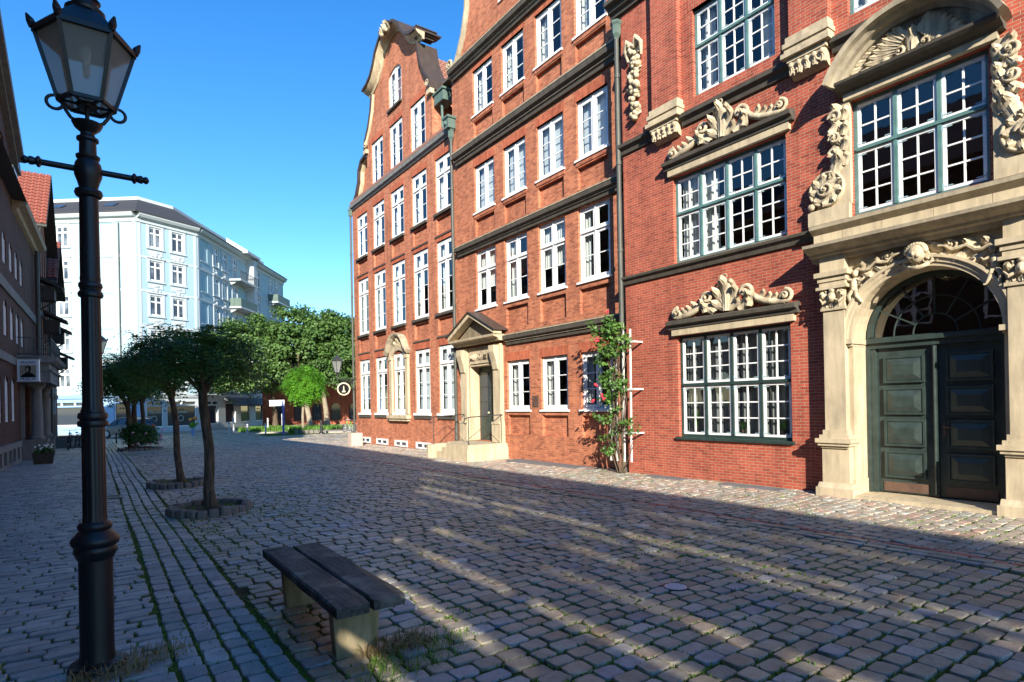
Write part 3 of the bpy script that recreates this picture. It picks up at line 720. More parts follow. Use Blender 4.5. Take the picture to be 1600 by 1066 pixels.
mould(k, D1, AX-1.60, AX+1.60, [(-.02, 4.42), (.15, 4.42), (.19, 4.46), (.25, 4.50), (.26, 4.56), (.05, 4.61), (-.02, 4.61)])
k.build('portal_cornice', M['stone_mid'], H1)
k = MB(); ys = [AX-1.575, AX-.9, AX-.2, AX+.5, AX+1.1, AX+1.575]
for a, c in zip(ys, ys[1:]): k.box(D1-.15, D1+.02, a+.003, c-.003, 4.236, 4.419)
k.build('portal_fascia', M['sandstone'], H1)
k = MB(); k.box(D1-.28, D1+.5, AX-1.04, AX+1.04, -.1, .05); k.build('threshold', M['sandstone'], H1)
# ---- green door
k = MB(); x = D1+.36
for s in (1, -1): k.box(x, x+.12, *sorted((AX+s*.84, AX+s*.982)), .05, 2.44); k.box(x-.03, x+.02, *sorted((AX+s*.92, AX+s*.981)), .05, 2.44)
k.box(x-.02, x+.12, AX-.982, AX+.982, 2.44, 2.62); k.box(x-.07, x, AX-.982, AX+.982, 2.53, 2.60)
dr = k.build('door_frame', M['green_door'], H1)
for s in (1, -1):
    y0, y1 = sorted((AX+s*.035, AX+s*.84)); k = MB(); xl = x+.05
    k.box(xl, xl+.05, y0, y1, .07, 2.438)
    for j in range(4):
        za = .33+.515*j; zb = za+.41; a, c = y0+.12, y1-.12
        k.box(xl-.025, xl, a, c, za, zb)
        f = [(xl-.027, a+.02, za+.02), (xl-.027, c-.02, za+.02), (xl-.027, c-.02, zb-.02), (xl-.027, a+.02, zb-.02)]
        i_ = [(xl-.062, a+.13, za+.12), (xl-.062, c-.13, za+.12), (xl-.062, c-.13, zb-.12), (xl-.062, a+.13, zb-.12)]
        k.add(f+i_, [(0, 1, 5, 4), (1, 2, 6, 5), (2, 3, 7, 6), (3, 0, 4, 7), (4, 5, 6, 7)])
        for q0, q1, w0, w1 in ((a-.012, a+.02, za-.012, zb+.012), (c-.02, c+.012, za-.012, zb+.012)): k.box(xl-.045, xl, q0, q1, w0, w1)
        for w0, w1 in ((za-.012, za+.02), (zb-.02, zb+.012)): k.box(xl-.044, xl, a+.02, c-.02, w0, w1)
    do = k.build('door', M['green_door'], H1)
    k = MB(); k.box(xl-.012, xl, y0+.08, y1-.08, .09, .24); k.build('kick_plate', M['brown_plate'], do)
    if s < 0:
        k = MB(); yy = y1-.07; k.box(xl-.01, xl, yy-.02, yy+.02, 1.02, 1.22)
        k.tube([(xl-.01, yy, 1.16), (xl-.06, yy, 1.16), (xl-.065, yy-.10, 1.15)], .011, 6); k.build('handle', M['brown_plate'], do)
k = MB(); k.box(x+.0, x+.08, AX-.035, AX+.035, .07, 2.437); k.tube([(x-.01, AX, .1), (x-.01, AX, 2.42)], .02, 8); k.build('door_post', M['green_door'], H1)
k = MB(); 
for i in range(24):
    a0, a1 = pi*i/24, pi*(i+1)/24
    k.px([(AX+.978*cos(a0), 2.62+.96*sin(a0)), (AX+.978*cos(a1), 2.62+.96*sin(a1)), (AX+.89*cos(a1), 2.64+.87*sin(a1)), (AX+.89*cos(a0), 2.64+.87*sin(a0))], x, x+.10)
for i in range(1, 6):
    a = pi*i/6; k.bar((x+.05, AX+.30*cos(a), 2.63+.30*sin(a)), (x+.05, AX+.90*cos(a), 2.63+.88*sin(a)), .022, (1, 0, 0), .03)
for rr_ in (.30, .58):
    pts = [(x+.05, AX+rr_*cos(pi*i/20), 2.63+rr_*sin(pi*i/20)) for i in range(21)]; k.tube(pts, .013, 6)
fl = k.build('fanlight', M['green_door'], H1)
k = MB(); k.px([(AX+.90*cos(pi*i/24), 2.63+.88*sin(pi*i/24)) for i in range(25)], x+.055, x+.06); k.build('pane', M['glass'], fl, fix=False)

# ---- surround of the window over the portal
AX2 = 3.69
for s in (1, -1):
    yq = lambda d: AX2+s*d
    k = MB(); 
    k.box(D1-.10, D1+.02, *sorted((yq(.955), yq(1.64))), 4.612, 4.86)
    k.box(D1-.06, D1+.02, *sorted((yq(.945), yq(1.18))), 4.861, 6.54); k.box(D1-.055, D1+.02, *sorted((yq(1.17), yq(1.5))), 4.861, 5.1)
    k.build('window_surround', M['sandstone'], H1)
    k = MB()
    cy_ = yq(1.32); k.ball((D1-.05, cy_, 5.18), (.075, .30, .30), 20, 12)
    k.tube([(D1-.10, cy_+.275*cos(a), 5.18+.275*sin(a)) for a in np.linspace(0, 2*pi, 30)], .026, 7)
    for j in range(9):
        a = 2*pi*j/9; leaf(k, (D1-.10, cy_+.09*cos(a), 5.18+.09*sin(a)), (0, cos(a+1.0*s), sin(a+1.0*s)), (-1, 0, 0), .22, .06, .9)
    volute(k, (cy_, 5.18), .12, D1-.12, -s, 1.5, 0, .5, .30); k.ball((D1-.12, yq(1.57), 4.93), .06)
    leaf(k, (D1-.09, yq(1.22), 5.36), (0, -s*.35, .9), (-1, 0, 0), .42, .10, 1.0, 11, 4)
    for j in range(8):
        z = 5.5+.125*j; leaf(k, (D1-.07, yq(1.05+.02*(j % 2)), z), (0, s*(.55 if j % 2 else -.25), .75), (-1, 0, 0), .22, .065, 1.2, 9, 3)
    for u, z, rr_ in ((1.16, 5.62, .075), (1.17, 5.98, .10), (1.16, 6.34, .115)):
        k.ball((D1-.06, yq(u), z), (.05, rr_*.95, rr_*.95), 12, 8); volute(k, (yq(u), z), rr_, D1-.09, s, 1.4, 0, .5, .28)
        leaf(k, (D1-.09, yq(u-.02), z-.12), (0, s*.5, -.6), (-1, 0, 0), .20, .06, 1.2)
    k.build('carved_scroll', M['sandstone_carved'], H1, smooth=60, fix=False)
k = MB()  # segmental pediment
ZP, hw, rise = 6.80, 1.16, .74; Rr = (hw*hw+rise*rise)/(2*rise); th = math.asin(hw/Rr); zc = ZP+rise-Rr
path = [(AX2+(Rr-.17)*sin(th*1.02*(1-2*i/28)), zc+(Rr-.17)*cos(th*1.02*(1-2*i/28))) for i in range(29)]
sweep(k, path, [(0, D1+.02), (0, D1-.16), (.05, D1-.2), (.06, D1-.28), (.11, D1-.34), (.12, D1-.44), (.19, D1-.46), (.2, D1-.3), (.17, D1+.02)])
k.build('segmental_pediment', M['stone_mid'], H1, smooth=30)
k = MB(); mould(k, D1, AX2-1.10, AX2+1.10, [(-.02, 6.645), (.11, 6.645), (.14, 6.68), (.26, 6.72), (.30, 6.76), (.31, 6.80), (.1, 6.83), (-.02, 6.83)])
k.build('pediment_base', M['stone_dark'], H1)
k = MB(); k.box(D1-.10, D1+.05, AX2-1.02, AX2+1.02, 6.545, 6.644); k.build('pediment_fascia', M['sandstone'], H1)
k = MB(); k.px([(AX2+(Rr-.1)*sin(th*.9*(1-2*i/20)), max(6.8, zc+(Rr-.1)*cos(th*.9*(1-2*i/20)))) for i in range(21)], D1-.09, D1+.02); k.build('tympanum', M['tympanum'], H1)
k = MB()
for s in (1, -1):
    for row, (q0, L0, wd) in enumerate(((.14, .62, .075), (.08, .44, .065))):
        for j in range(8):
            t = j/7; a = -.12+t*1.25
            leaf(k, (D1-.09-.03*row, AX2+s*(q0+.34*(1-t)*(1-.4*row)), 6.90+.30*t*(1-.3*row)), (0, s*cos(a*.8), sin(a*.8)), (-1, 0, 0), L0*(1-.35*t), wd, .6, 9, 2)
    volute(k, (AX2+s*.17, 6.93), .09, D1-.1, s, 1.3, 0, .6, .34); k.ball((D1-.12, AX2+s*.36, 6.88), (.05, .08, .06))
leaf(k, (D1-.1, AX2, 6.88), (0, 0, 1), (-1, 0, 0), .36, .09, .9)
k.build('carved_wings', M['sandstone_carved'], H1, smooth=60, fix=False)

def downpipe(par, x, y, z0, z1, r=.055, hopper=True, mat='zinc'):
    k = MB(); k.tube([(x, y, z0), (x, y, z1)], r, 10)
    for z in np.arange(z0+1.1, z1, 2.05): k.tube([(x, y, z), (x, y, z+.09)], r*1.25, 10)
    k.tube([(x, y, z0), (x, y, z0+.9)], r*1.2, 10)
    dp = k.build('downpipe', M[mat], par, smooth=40)
    if hopper:
        k = MB(); k.lathe([(r*1.1, z1-.02), (r*1.2, z1+.02), (.11, z1+.10), (.115, z1+.30), (.14, z1+.34), (.14, z1+.40), (.11, z1+.41)], 6, (x, y, 0))
        k.build('rain_hopper', M['verdigris'], dp)
downpipe(H1, D1-.10, 9.80, -.03, 10.2)

# ================================================================== the middle house
D2 = 10.6; s2 = D2/10.3; ty = lambda y: y*s2; tz = lambda z: EYE+(z-EYE)*s2
H2 = thing('brick_house', (D2, ty(9.75), 0), 'orange brick house with small pedimented doorway and four tall window bays', 'house')
bays = [(10.22, 11.37), (11.88, 13.03), (13.56, 14.70), (15.2, 16.36)]
wins = []
for i, (a, c) in enumerate(bays):
    if i < 3: wins.append((0, a, c, 1.45, 2.93))
    for r, z0, z1 in ((1, 4.73, 6.64), (2, 7.88, 9.40), (3, 11.05, 12.52)): wins.append((r, a, c, z0, z1))
holes = [(ty(a), ty(c), tz(z0), tz(z1), .1) for r, a, c, z0, z1 in wins]
for i, (a, c) in enumerate(bays):
    for z0, z1 in ((7.12, 7.68), (10.35, 10.86), (3.92, 4.56)) + (((.72, 1.30),) if i < 3 else ()):
        if i == 3 and z0 == 3.92: continue
        holes.append((ty(a+.02), ty(c-.02), tz(z0), tz(z1), .10, True))
holes.append((ty(15.3), ty(16.83), .42, tz(3.5), .5))
wl = MB(); wall_grid(wl, D2, ty(9.6), ty(17.70), -.5, tz(12.9), holes)
yc2 = ty(13.65)
g2 = [(4.12, tz(12.9)), (3.95, 13.3), (3.55, 13.75), (3.20, 14.3), (2.95, 15.0), (2.85, 15.9), (3.2, 16.1), (2.6, 16.3), (2.1, 16.9), (1.2, 17.7), (.3, 18.2), (.02, 18.22)]
gh = [(ty(a), ty(c), tz(13.92), tz(15.2), .1) for a, c in bays[1:3]]
wall_grid(wl, D2, yc2-4.12, yc2+4.12, tz(12.9), 18.22, gh, g2)
wl.quad((D2, ty(17.7), -.5), (D2+9, ty(17.7), -.5), (D2+9, ty(17.7), 13.2), (D2, ty(17.7), 13.2))
wl.m = 1
for r, a, c, z0, z1 in wins:
    if r != 1: wl.box(D2-.005, D2+.09, ty(a)-.05, ty(c)+.05, tz(z1), tz(z1)+.26)
wl.m = 0
for r, a, c, z0, z1 in wins:
    if r == 3 or r == 2: wl.box(D2-.02, D2+.05, ty(a)-.02, ty(c)+.02, tz(z0)-.16, tz(z0)-.06)
wl.build('wall', [M['brick_orange'], M['soldier']], H2)
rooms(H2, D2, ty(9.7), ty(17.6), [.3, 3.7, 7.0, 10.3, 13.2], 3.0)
cur2 = {(2, 0): 'blind', (2, 1): 'blind', (2, 2): 'blind', (2, 3): 'blind', (1, 0): 'sides', (1, 1): 'half', (1, 2): 'left', (1, 3): 'half', (3, 0): 'left', (3, 1): 'left', (3, 2): 'sides', (3, 3): 'left', (0, 0): 'sides', (0, 1): 'left', (0, 2): 'left'}
for r, a, c, z0, z1 in wins:
    i = [q[0] for q in bays].index(a)
    rows = [(1.3, 0, 2), (.62, 0, 1)] if r == 1 else [(1, 0, 3)]
    window(H2, D2, ty(a), ty(c), tz(z0), tz(z1), 2, rows, M['white'], rec=.07, sub=(1,), fr=.06, cf=.075, mull=.04, curtain=cur2.get((r, i)), sill=(.05, .05, M['white']))
for h in gh: window(H2, D2, h[0], h[1], h[2], h[3], 2, [(1, 0, 3)], M['white'], rec=.07, sub=(1,), fr=.06, cf=.07, mull=.04, sill=(.05, .05, M['white']))
k = MB(); pr = lambda z0, z1, p: [(-.02, tz(z0)), (p*.35, tz(z0)), (p*.45, tz(z0+(z1-z0)*.35)), (p*.95, tz(z0+(z1-z0)*.5)), (p, tz(z0+(z1-z0)*.85)), (p*.7, tz(z1)), (-.02, tz(z1))]
mould(k, D2, ty(9.62), ty(14.62), pr(3.42, 3.74, .20)); mould(k, D2, ty(9.62), ty(17.4), pr(6.66, 6.98, .22))
mould(k, D2, ty(9.62), ty(17.4), pr(9.76, 10.16, .26)); mould(k, D2, ty(9.62), ty(17.55), pr(12.72, 13.08, .28))
k.m = 1
for y1, z0, z1, p in ((14.62, 3.42, 3.74, .20), (17.4, 6.66, 6.98, .22), (17.4, 9.76, 10.16, .26), (17.55, 12.72, 13.08, .28)):
    k.box(D2-p-.012, D2-p+.05, ty(9.62), ty(y1)+.01, tz(z1)-(z1-z0)*.16, tz(z1)-(z1-z0)*.06); k.box(D2-p*.6, D2-p*.3, ty(9.62), ty(y1)+.005, tz(z0+(z1-z0)*.30), tz(z0+(z1-z0)*.36))
k.m = 0; k.build('string_course', [M['stone_dark'], M['stone_mid']], H2)
k = MB()
half = [(yc2+a, z) for a, z in g2]; path = half+[(2*yc2-y, z) for y, z in reversed(half)]
sweep(k, path, [(-.05, D2+.02), (-.05, D2-.05), (-.02, D2-.08), (0, D2-.15), (.07, D2-.15), (.09, D2+.25), (0, D2+.25)])
for s in (1, -1): volute(k, (yc2+s*4.05, 13.62), .2, D2-.12, s, 1.3, 0, .3, .3); k.box(D2-.15, D2+.1, yc2+s*4.05-.12, yc2+s*4.05+.12, 13.2, 13.48)
k.build('gable_coping', M['stone_mid'], H2, smooth=30)
k = MB(); k.px([(yc2-4.0, 13.0), (yc2+4.0, 13.0), (yc2, 17.9)], D2+.3, D2+9); k.build('roof', M['tile_brown'], H2)
# doorway with pediment
k = MB(); ya, yb, dz = ty(15.3), ty(16.83), .42; yd = (ya+yb)/2
for s in (1, -1):
    y0, y1 = sorted((yd+s*.81, yd+s*1.22))
    k.box(D2-.14, D2+.02, y0, y1, dz-.1, tz(3.5)); k.box(D2-.20, D2+.02, y0-.03, y1+.03, dz-.1, 1.0); k.box(D2-.22, D2+.02, y0-.02, y1+.02, 1.0, 1.08)
    k.py([(D2-.14, 2.7), (D2-.19, 2.75), (D2-.24, 3.0), (D2-.34, 3.3), (D2-.34, 3.5), (D2+.02, 3.5)], y0+.06, y1-.06)
k.box(D2-.06, D2+.3, ya-.05, yb+.05, 2.92, tz(3.5)); k.box(D2-.10, D2-.05, ya+.15, yb-.15, 3.0, 3.42)
for s in (1, -1): k.box(D2-.06, D2+.3, *sorted((yd+s*.70, yd+s*.84)), dz, 2.94)
k.build('door_surround', M['sandstone'], H2)
k = MB()
for s in (1, -1): leaf(k, (D2-.1, yd, 3.18), (0, s, .1), (-1, 0, 0), .5, .11, 1.0)
volute(k, (yd, 3.22), .12, D2-.1, 1, 1.2); k.build('carved_cartouche', M['sandstone_carved'], H2, smooth=60, fix=False)
k = MB(); zb_ = tz(3.58); zt_ = 4.52
mould(k, D2, yd-1.40, yd+1.40, [(-.02, zb_), (.28, zb_), (.34, zb_+.08), (.48, zb_+.12), (.5, zb_+.19), (-.02, zb_+.19)])
for s in (1, -1):
    a, c = (yd+s*1.44, zb_+.19), (yd, zt_); 
    k.add([(x_, y_, z_+q) for x_ in (D2-.5, D2-.2) for q in (0, .13) for y_, z_ in (a, c)], [(0, 1, 3, 2), (4, 6, 7, 5), (0, 2, 6, 4), (1, 5, 7, 3), (2, 3, 7, 6), (0, 4, 5, 1)])
k.build('door_pediment', M['sandstone'], H2)
k = MB(); k.px([(yd-1.2, zb_+.2), (yd+1.2, zb_+.2), (yd, zt_-.05)], D2-.22, D2+.02); k.build('pediment_field', M['tympanum'], H2)
k = MB()
for s in (1, -1):
    a, c = (yd+s*1.52, zb_+.30), (yd, zt_+.135)
    k.add([(x_, y_, z_+q) for x_ in (D2-.56, D2+.01) for q in (.0, .03) for y_, z_ in (a, c)], [(0, 1, 3, 2), (4, 6, 7, 5), (0, 2, 6, 4), (1, 5, 7, 3), (2, 3, 7, 6), (0, 4, 5, 1)])
k.build('door_roof', M['copper'], H2)
k = MB(); x = D2+.3
k.box(x, x+.08, ya+.12, yb-.12, dz, 2.92)
for y0, y1 in ((ya+.2, yd-.06), (yd+.06, yb-.2)):
    k.box(x-.02, x, y0, y1, dz+.15, 1.1); k.m = 1; k.box(x-.012, x-.004, y0+.05, y1-.05, 1.25, 2.7); k.m = 0
    for z in (1.22, 1.72, 2.22, 2.70): k.box(x-.03, x, y0, y1, z, z+.03)
do = k.build('door', [M['green_door'], M['farglass']], H2)
k = MB(); k.ball((x-.06, yd+.05, 1.35), .035); k.build('handle', M['emblem'], do)
k = MB()  # stoop: landing, flight of steps, cheek wall
k.box(D2-1.45, D2+.3, yd-1.35, yd-.05, -.3, .41); k.box(D2-.9, D2+.3, yd-.05, yd+.85, -.3, .41)
for j in range(3): k.box(D2-1.35+.02*j, D2-.9, yd-.05, yd+.85-.25*j-.1, -.3, .14*(j+1)-.02)
k.box(D2-1.3, D2+.02, yd+.86, yd+1.15, -.3, .36); k.box(D2-1.5, D2-1.2, yd+.83, yd+1.2, -.3, .30)
k.box(D2-1.50, D2+.02, yd-1.4, yd-1.352, -.3, .30); k.tube([(D2-1.4, yd+1.0, -.3), (D2-1.4, yd+1.0, .34)], .2, 12)
k.build('stoop', M['sandstone'], H2)
k = MB(); 
for y in (yd-1.25, yd+1.0):
    k = MB(); pts = [(D2-1.35, y, .3), (D2-1.35, y, 1.25)]; k.tube(pts, .014, 6); k.tube([(D2-.15, y, .3), (D2-.15, y, 1.3)], .014, 6)
    k.tube([(D2-.1, y, 1.3), (D2-.6, y, 1.28), (D2-1.35, y, 1.25), (D2-1.48, y, 1.20), (D2-1.52, y, 1.10), (D2-1.46, y, 1.04), (D2-1.41, y, 1.1)], .016, 6)
    k.tube([(D2-.2, y, .4), (D2-.8, y, .95), (D2-1.35, y, .6)], .009, 5); k.build('handrail', M['iron'], H2, smooth=60)
k = MB(); k.box(D2-.016, D2+.01, ty(13.16), ty(13.44), tz(1.53), tz(1.86)); k.build('wall_plaque', M['brown_plate'], H2)
k = MB(); k.box(D2-.05, D2+.01, ty(17.28), ty(17.42), 2.25, 2.5); k.build('meter_box', M['white'], H2)
downpipe(H2, D2-.12, ty(17.62), -.06, 11.0)
k = MB(); x, y = D2-.16, ty(17.62)
k.box(x-.16, x+.14, y-.16, y+.16, 11.38, 11.72); k.box(x-.2, x+.16, y-.2, y+.2, 11.72, 11.80); k.ball((x-.17, y, 11.55), .07); k.build('rain_hopper', M['verdigris'], H2)

# ================================================================== the far house with the curved gable
D3 = 10.65; s3 = D3/10.3; ty = lambda y: y*s3; tz = lambda z: EYE+(z-EYE)*s3
H3 = thing('brick_house', (D3, ty(22.3), 0), 'orange brick house with curved gable, five window bays and stone framed bay window', 'house')
b3 = [26.82, 24.89, 22.95, 20.96, 19.03]; yl, yr = 28.3, 18.22
wins = []
for i, a in enumerate(b3):
    wins += [(0, i, a-1.25, a, 1.34, 3.80), (1, i, a-1.25, a, 4.95, 7.56), (2, i, a-1.25, a, 8.56, 10.55)]
    if i in (1, 2, 3): wins.append((3, i, a-1.25, a, 11.42, 13.3))
wins.append((4, 2, 21.7, 22.95, 13.95, 15.55))
holes = [(ty(a), ty(c), tz(z0), tz(z1), .09) for r, i, a, c, z0, z1 in wins if r < 3]
for a in b3:
    for z0, z1 in ((4.18, 4.78), (7.82, 8.40)): holes.append((ty(a-1.22), ty(a-.03), tz(z0), tz(z1), .09, True))
wl = MB(); wall_grid(wl, D3, yr, yl, -.6, tz(11.05), holes)
yc3 = 23.05
g3 = [(3.25, tz(11.05)), (3.22, 13.6), (3.18, 13.95), (2.75, 14.45), (2.42, 15.1), (2.25, 15.8), (2.2, 16.1), (1.75, 16.3), (1.40, 16.65), (1.15, 17.05), (.7, 17.4), (.3, 17.52), (.02, 17.54)]
gh = [(ty(a), ty(c), tz(z0), tz(z1), .09) for r, i, a, c, z0, z1 in wins if r >= 3]
wall_grid(wl, D3, yc3-3.25, yc3+3.25, tz(11.05), 17.54, gh, g3)
for q in (-3.23, 3.23): wl.quad((D3, yc3+q, tz(11.05)), (D3+3.2, yc3+q, tz(11.05)), (D3+3.2, yc3+q, 13.7), (D3, yc3+q, 13.7))
wing = [(yl, tz(11.2)), (27.75, 11.95), (27.4, 12.5), (27.35, 13.0), (27.05, 13.35), (26.6, 13.45), (26.25, 13.3), (26.25, tz(11.2))]; wl.px(wing, D3+.25, D3+.7)
arch_fill(wl, D3, gh[-1][0], gh[-1][1], gh[-1][3]-.34, gh[-1][3], .09)
wl.quad((D3, yl, -.6), (D3+9, yl, -.6), (D3+9, yl, tz(11.05)), (D3, yl, tz(11.05)))
wl.m = 1
for r, i, a, c, z0, z1 in wins:
    if r < 4: wl.box(D3-.005, D3+.08, ty(a)-.04, ty(c)+.04, tz(z1), tz(z1)+.26)
wl.m = 0
for y in (yc3-5.15, yc3-3.0, yc3+3.0): pass
wl.build('wall', [M['brick_orange_far'], M['soldier']], H3)
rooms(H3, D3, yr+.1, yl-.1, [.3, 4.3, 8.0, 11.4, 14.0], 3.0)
for r, i, a, c, z0, z1 in wins:
    rows = [(1.9, 0, 3), (.62, 0, 1)] if r < 2 else [(1.4, 0, 2), (.55, 0, 1)] if r == 2 else [(1, 0, 3)]
    bay = (r == 0 and i == 2)
    window(H3, D3, ty(a), ty(c), tz(z0), tz(z1), 2, rows, M['white'], rec=.05 if not bay else .03, sub=(1,), fr=.075, cf=.085, mull=.05,
           curtain=('left' if (i+r) % 3 else 'sides') if r else 'blind' if i > 2 else 'sides', sill=(.10, .09, M['white'] if r == 0 else M['stone_dark']))
k = MB(); mould(k, D3, yr+.06, yl+.02, [(-.02, tz(11.0)), (.05, tz(11.0)), (.10, tz(11.06)), (.16, tz(11.1)), (.17, tz(11.24)), (.05, tz(11.3)), (-.02, tz(11.3))]); k.build('stone_band', M['stone_grey'], H3)
for a in b3:
    for z in (4.10, 7.74): k = MB(); k.box(D3-.035, D3+.02, ty(a-1.32), ty(a+.07), tz(z)-.03, tz(z)+.03); k.build('ledge', M['stone_dark'], H3)
    k = MB(); k.box(D3-.06, D3+.02, ty(a-1.32), ty(a+.07), tz(1.28)-.16, tz(1.28)-.06); k.build('ledge', M['stone_dark'], H3)
for a in b3[:4]:
    k = MB(); y0, y1 = ty(a-1.2), ty(a); z0, z1 = -.09, tz(.22)
    k.box(D3-.04, D3+.03, y0, y1, z0, z0+.06); k.box(D3-.04, D3+.03, y0, y1, z1-.07, z1); k.box(D3-.039, D3+.03, y0, y0+.09, z0+.06, z1-.07); k.box(D3-.039, D3+.03, y1-.09, y1, z0+.06, z1-.07); k.box(D3-.039, D3+.03, (y0+y1)/2-.05, (y0+y1)/2+.05, z0+.06, z1-.07)
    k.m = 1; k.box(D3-.01, D3+.02, y0+.12, y1-.12, z0+.06, z1-.07); k.m = 0; k.build('basement_window', [M['white'], M['farglass']], H3)
half = [(yc3+a, z) for a, z in g3]; othr = [(2*yc3-y, z) for y, z in reversed(half)]; path = half+othr
hi = [p for p in path if p[1] >= 16.05]; hi = [(yc3+2.72, 16.02), (yc3+2.45, 16.06)]+hi+[(yc3-2.45, 16.06), (yc3-2.72, 16.02)]
los = ([p for p in half if 13.5 < p[1] < 16.05], [p for p in othr if 13.5 < p[1] < 16.05])
k = MB(); sweep(k, hi, [(-.22, D3+.02), (-.22, D3-.05), (-.14, D3-.10), (-.08, D3-.24), (-.01, D3-.34), (.05, D3-.36), (.05, D3+.02)])
for q in los: sweep(k, q, [(-.05, D3+.02), (-.05, D3-.04), (0, D3-.10), (.05, D3-.10), (.05, D3+.02)])
for s in (1, -1): volute(k, (yc3+s*3.12, 13.85), .16, D3-.10, -s, 1.3, 0, .3, .34); k.box(D3-.14, D3+.04, yc3+s*3.2-.16, yc3+s*3.2+.16, 13.42, 13.6)
k.build('gable_coping', M['sandstone'], H3, smooth=30)
k = MB(); sweep(k, hi, [(.0, D3-.42), (.0, D3-.365), (.052, D3-.36), (.052, D3+.75), (.11, D3+.75), (.11, D3-.42)])
for q in los: sweep(k, q, [(.01, D3-.15), (.01, D3-.105), (.052, D3-.1), (.052, D3+.75), (.10, D3+.75), (.10, D3-.15)])
sweep(k, wing[:7], [(-.02, D3-.05), (-.02, D3+.24), (.01, D3+.75), (.10, D3+.75), (.10, D3-.05)])
k.build('coping_sheet', M['copper'], H3, smooth=30)
k = MB(); sweep(k, wing[:7], [(-.09, D3+.26), (-.09, D3+.20), (-.03, D3+.08), (-.03, D3+.26)]); k.build('wing_moulding', M['sandstone'], H3, smooth=30)
k = MB()
for j in range(9): leaf(k, (D3-.38, yc3-.1+.03*j, 17.35), (0, -.7+.17*j, .3), (-1, 0, .2), .4, .12, 1.4)
k.ball((D3-.44, yc3, 17.5), (.12, .16, .16)); k.ball((D3-.46, yc3+.2, 17.3), .08); k.ball((D3-.46, yc3-.2, 17.3), .08)
k.build('carved_keystone', M['sandstone_carved'], H3, smooth=60, fix=False)
k = MB(); k.px([(yc3-3.2, 13.55), (yc3+3.2, 13.55), (yc3, 16.95)], D3+.3, D3+6); k.py([(D3+.02, tz(11.3)), (D3-.12, tz(11.3)), (D3-.12, tz(11.3)+.12), (D3+5, 16.6), (D3+10, 11.4)], yr, yl); rt3 = k.build('roof', M['tile_brown'], H3)
k = MB()  # courses of pantiles on the roof slope that shows
def pantiles(k, o, along, down, na, nd):
    along, down = Vector(along).normalized(), Vector(down).normalized(); nm = along.cross(down); nm = nm if nm.z > 0 else -nm
    for i in range(nd):
        for j in range(na):
            p = Vector(o)+along*(.21*j+.1)+down*(.33*i+.17)+nm*.03
            k.obox(p, along*.062+nm*.018, down*.185+nm*.022, nm*.016); k.obox(p+along*.10-nm*.004, along*.052-nm*.03, down*.185+nm*.022, nm*.013)
for s in (1, -1): pantiles(k, (D3+.72, yc3, 16.98), (1, 0, 0), (0, -s*3.2, -3.4), 20, 13)
pantiles(k, (D3+3.3, yr-.05, 14.95), (0, 1, 0), (-5.1, 0, -5.15), 10, 14); pantiles(k, (D3+3.3, yl-2.1, 14.95), (0, 1, 0), (-5.1, 0, -5.15), 10, 14)
k.build('roof_tiles', M['tile_brown'], rt3, fix=False)
k = MB(); ye = yc3-2.42
k.box(D3-.30, D3+.55, ye-.22, ye+.25, 16.16, 16.22); k.m = 1; k.box(D3-.26, D3+.52, ye-.18, ye+.2, 16.06, 16.157); k.m = 0; k.box(D3-.2, D3+.5, ye-.13, ye+.15, 15.95, 16.057); k.box(D3-.33, D3+.6, ye-.26, ye+.28, 16.223, 16.26)
k.build('gable_shoulder', [M['copper'], M['sandstone']], H3)
# chimney-like gutter box between gables
k = MB(); k.box(D3+.05, D3+.55, 19.05, 19.75, 12.95, 13.32); k.box(D3, D3+.6, 19.0, 19.8, 13.32, 13.40); k.tube([(D3+.2, 19.4, 13.0), (D3+.15, 19.3, 12.2), (D3-.05, 18.9, 11.5)], .05, 8); k.build('gutter_box', M['verdigris'], H3)
# bay window frame
k = MB(); y0, y1 = ty(21.45), ty(23.25); ym = (y0+y1)/2; zt = tz(3.55)
for s in (1, -1):
    k.box(D3-.10, D3+.02, *sorted((ym+s*.66, ym+s*.92)), tz(1.28), zt); k.box(D3-.14, D3+.02, *sorted((ym+s*.64, ym+s*.95)), zt, zt+.14)
arcp = [(ym+.66*cos(pi*i/14), zt+.02+.36*sin(pi*i/14)) for i in range(15)]
sweep(k, arcp, [(0, D3+.02), (0, D3-.10), (.2, D3-.14), (.24, D3+.02)])
k.box(D3-.22, D3+.02, ym-1.0, ym+1.0, tz(1.12), tz(1.26)); k.box(D3-.16, D3+.02, ym-.9, ym+.9, tz(1.02), tz(1.12))
k.build('bay_frame', M['sandstone'], H3)
k = MB(); pth = [(ym+1.06, zt+.28), (ym+.85, zt+.42), (ym+.66, zt+.72), (ym+.4, zt+.95), (ym, zt+1.05), (ym-.4, zt+.95), (ym-.66, zt+.72), (ym-.85, zt+.42), (ym-1.06, zt+.28)]
sweep(k, pth, [(-.12, D3+.02), (-.12, D3-.16), (-.02, D3-.28), (.06, D3-.3), (.06, D3+.02)])
k.px([(ym-.6, zt+.38), (ym+.6, zt+.38), (ym+.45, zt+.8), (ym, zt+.95), (ym-.45, zt+.8)], D3-.06, D3+.02); k.build('bay_hood', M['stone_mid'], H3)
k = MB()
leaf(k, (D3-.07, ym, zt+.42), (0, 0, 1), (-1, 0, 0), .5, .13, .9)
for s in (1, -1): leaf(k, (D3-.07, ym, zt+.45), (0, s*.7, .6), (-1, 0, 0), .42, .1, .9); volute(k, (ym+s*.4, zt+.48), .11, D3-.06, s, 1.3)
k.build('carved_shell', M['sandstone_carved'], H3, smooth=60, fix=False)
downpipe(H3, D3-.10, yl+.02, -.2, 11.0, .05); 
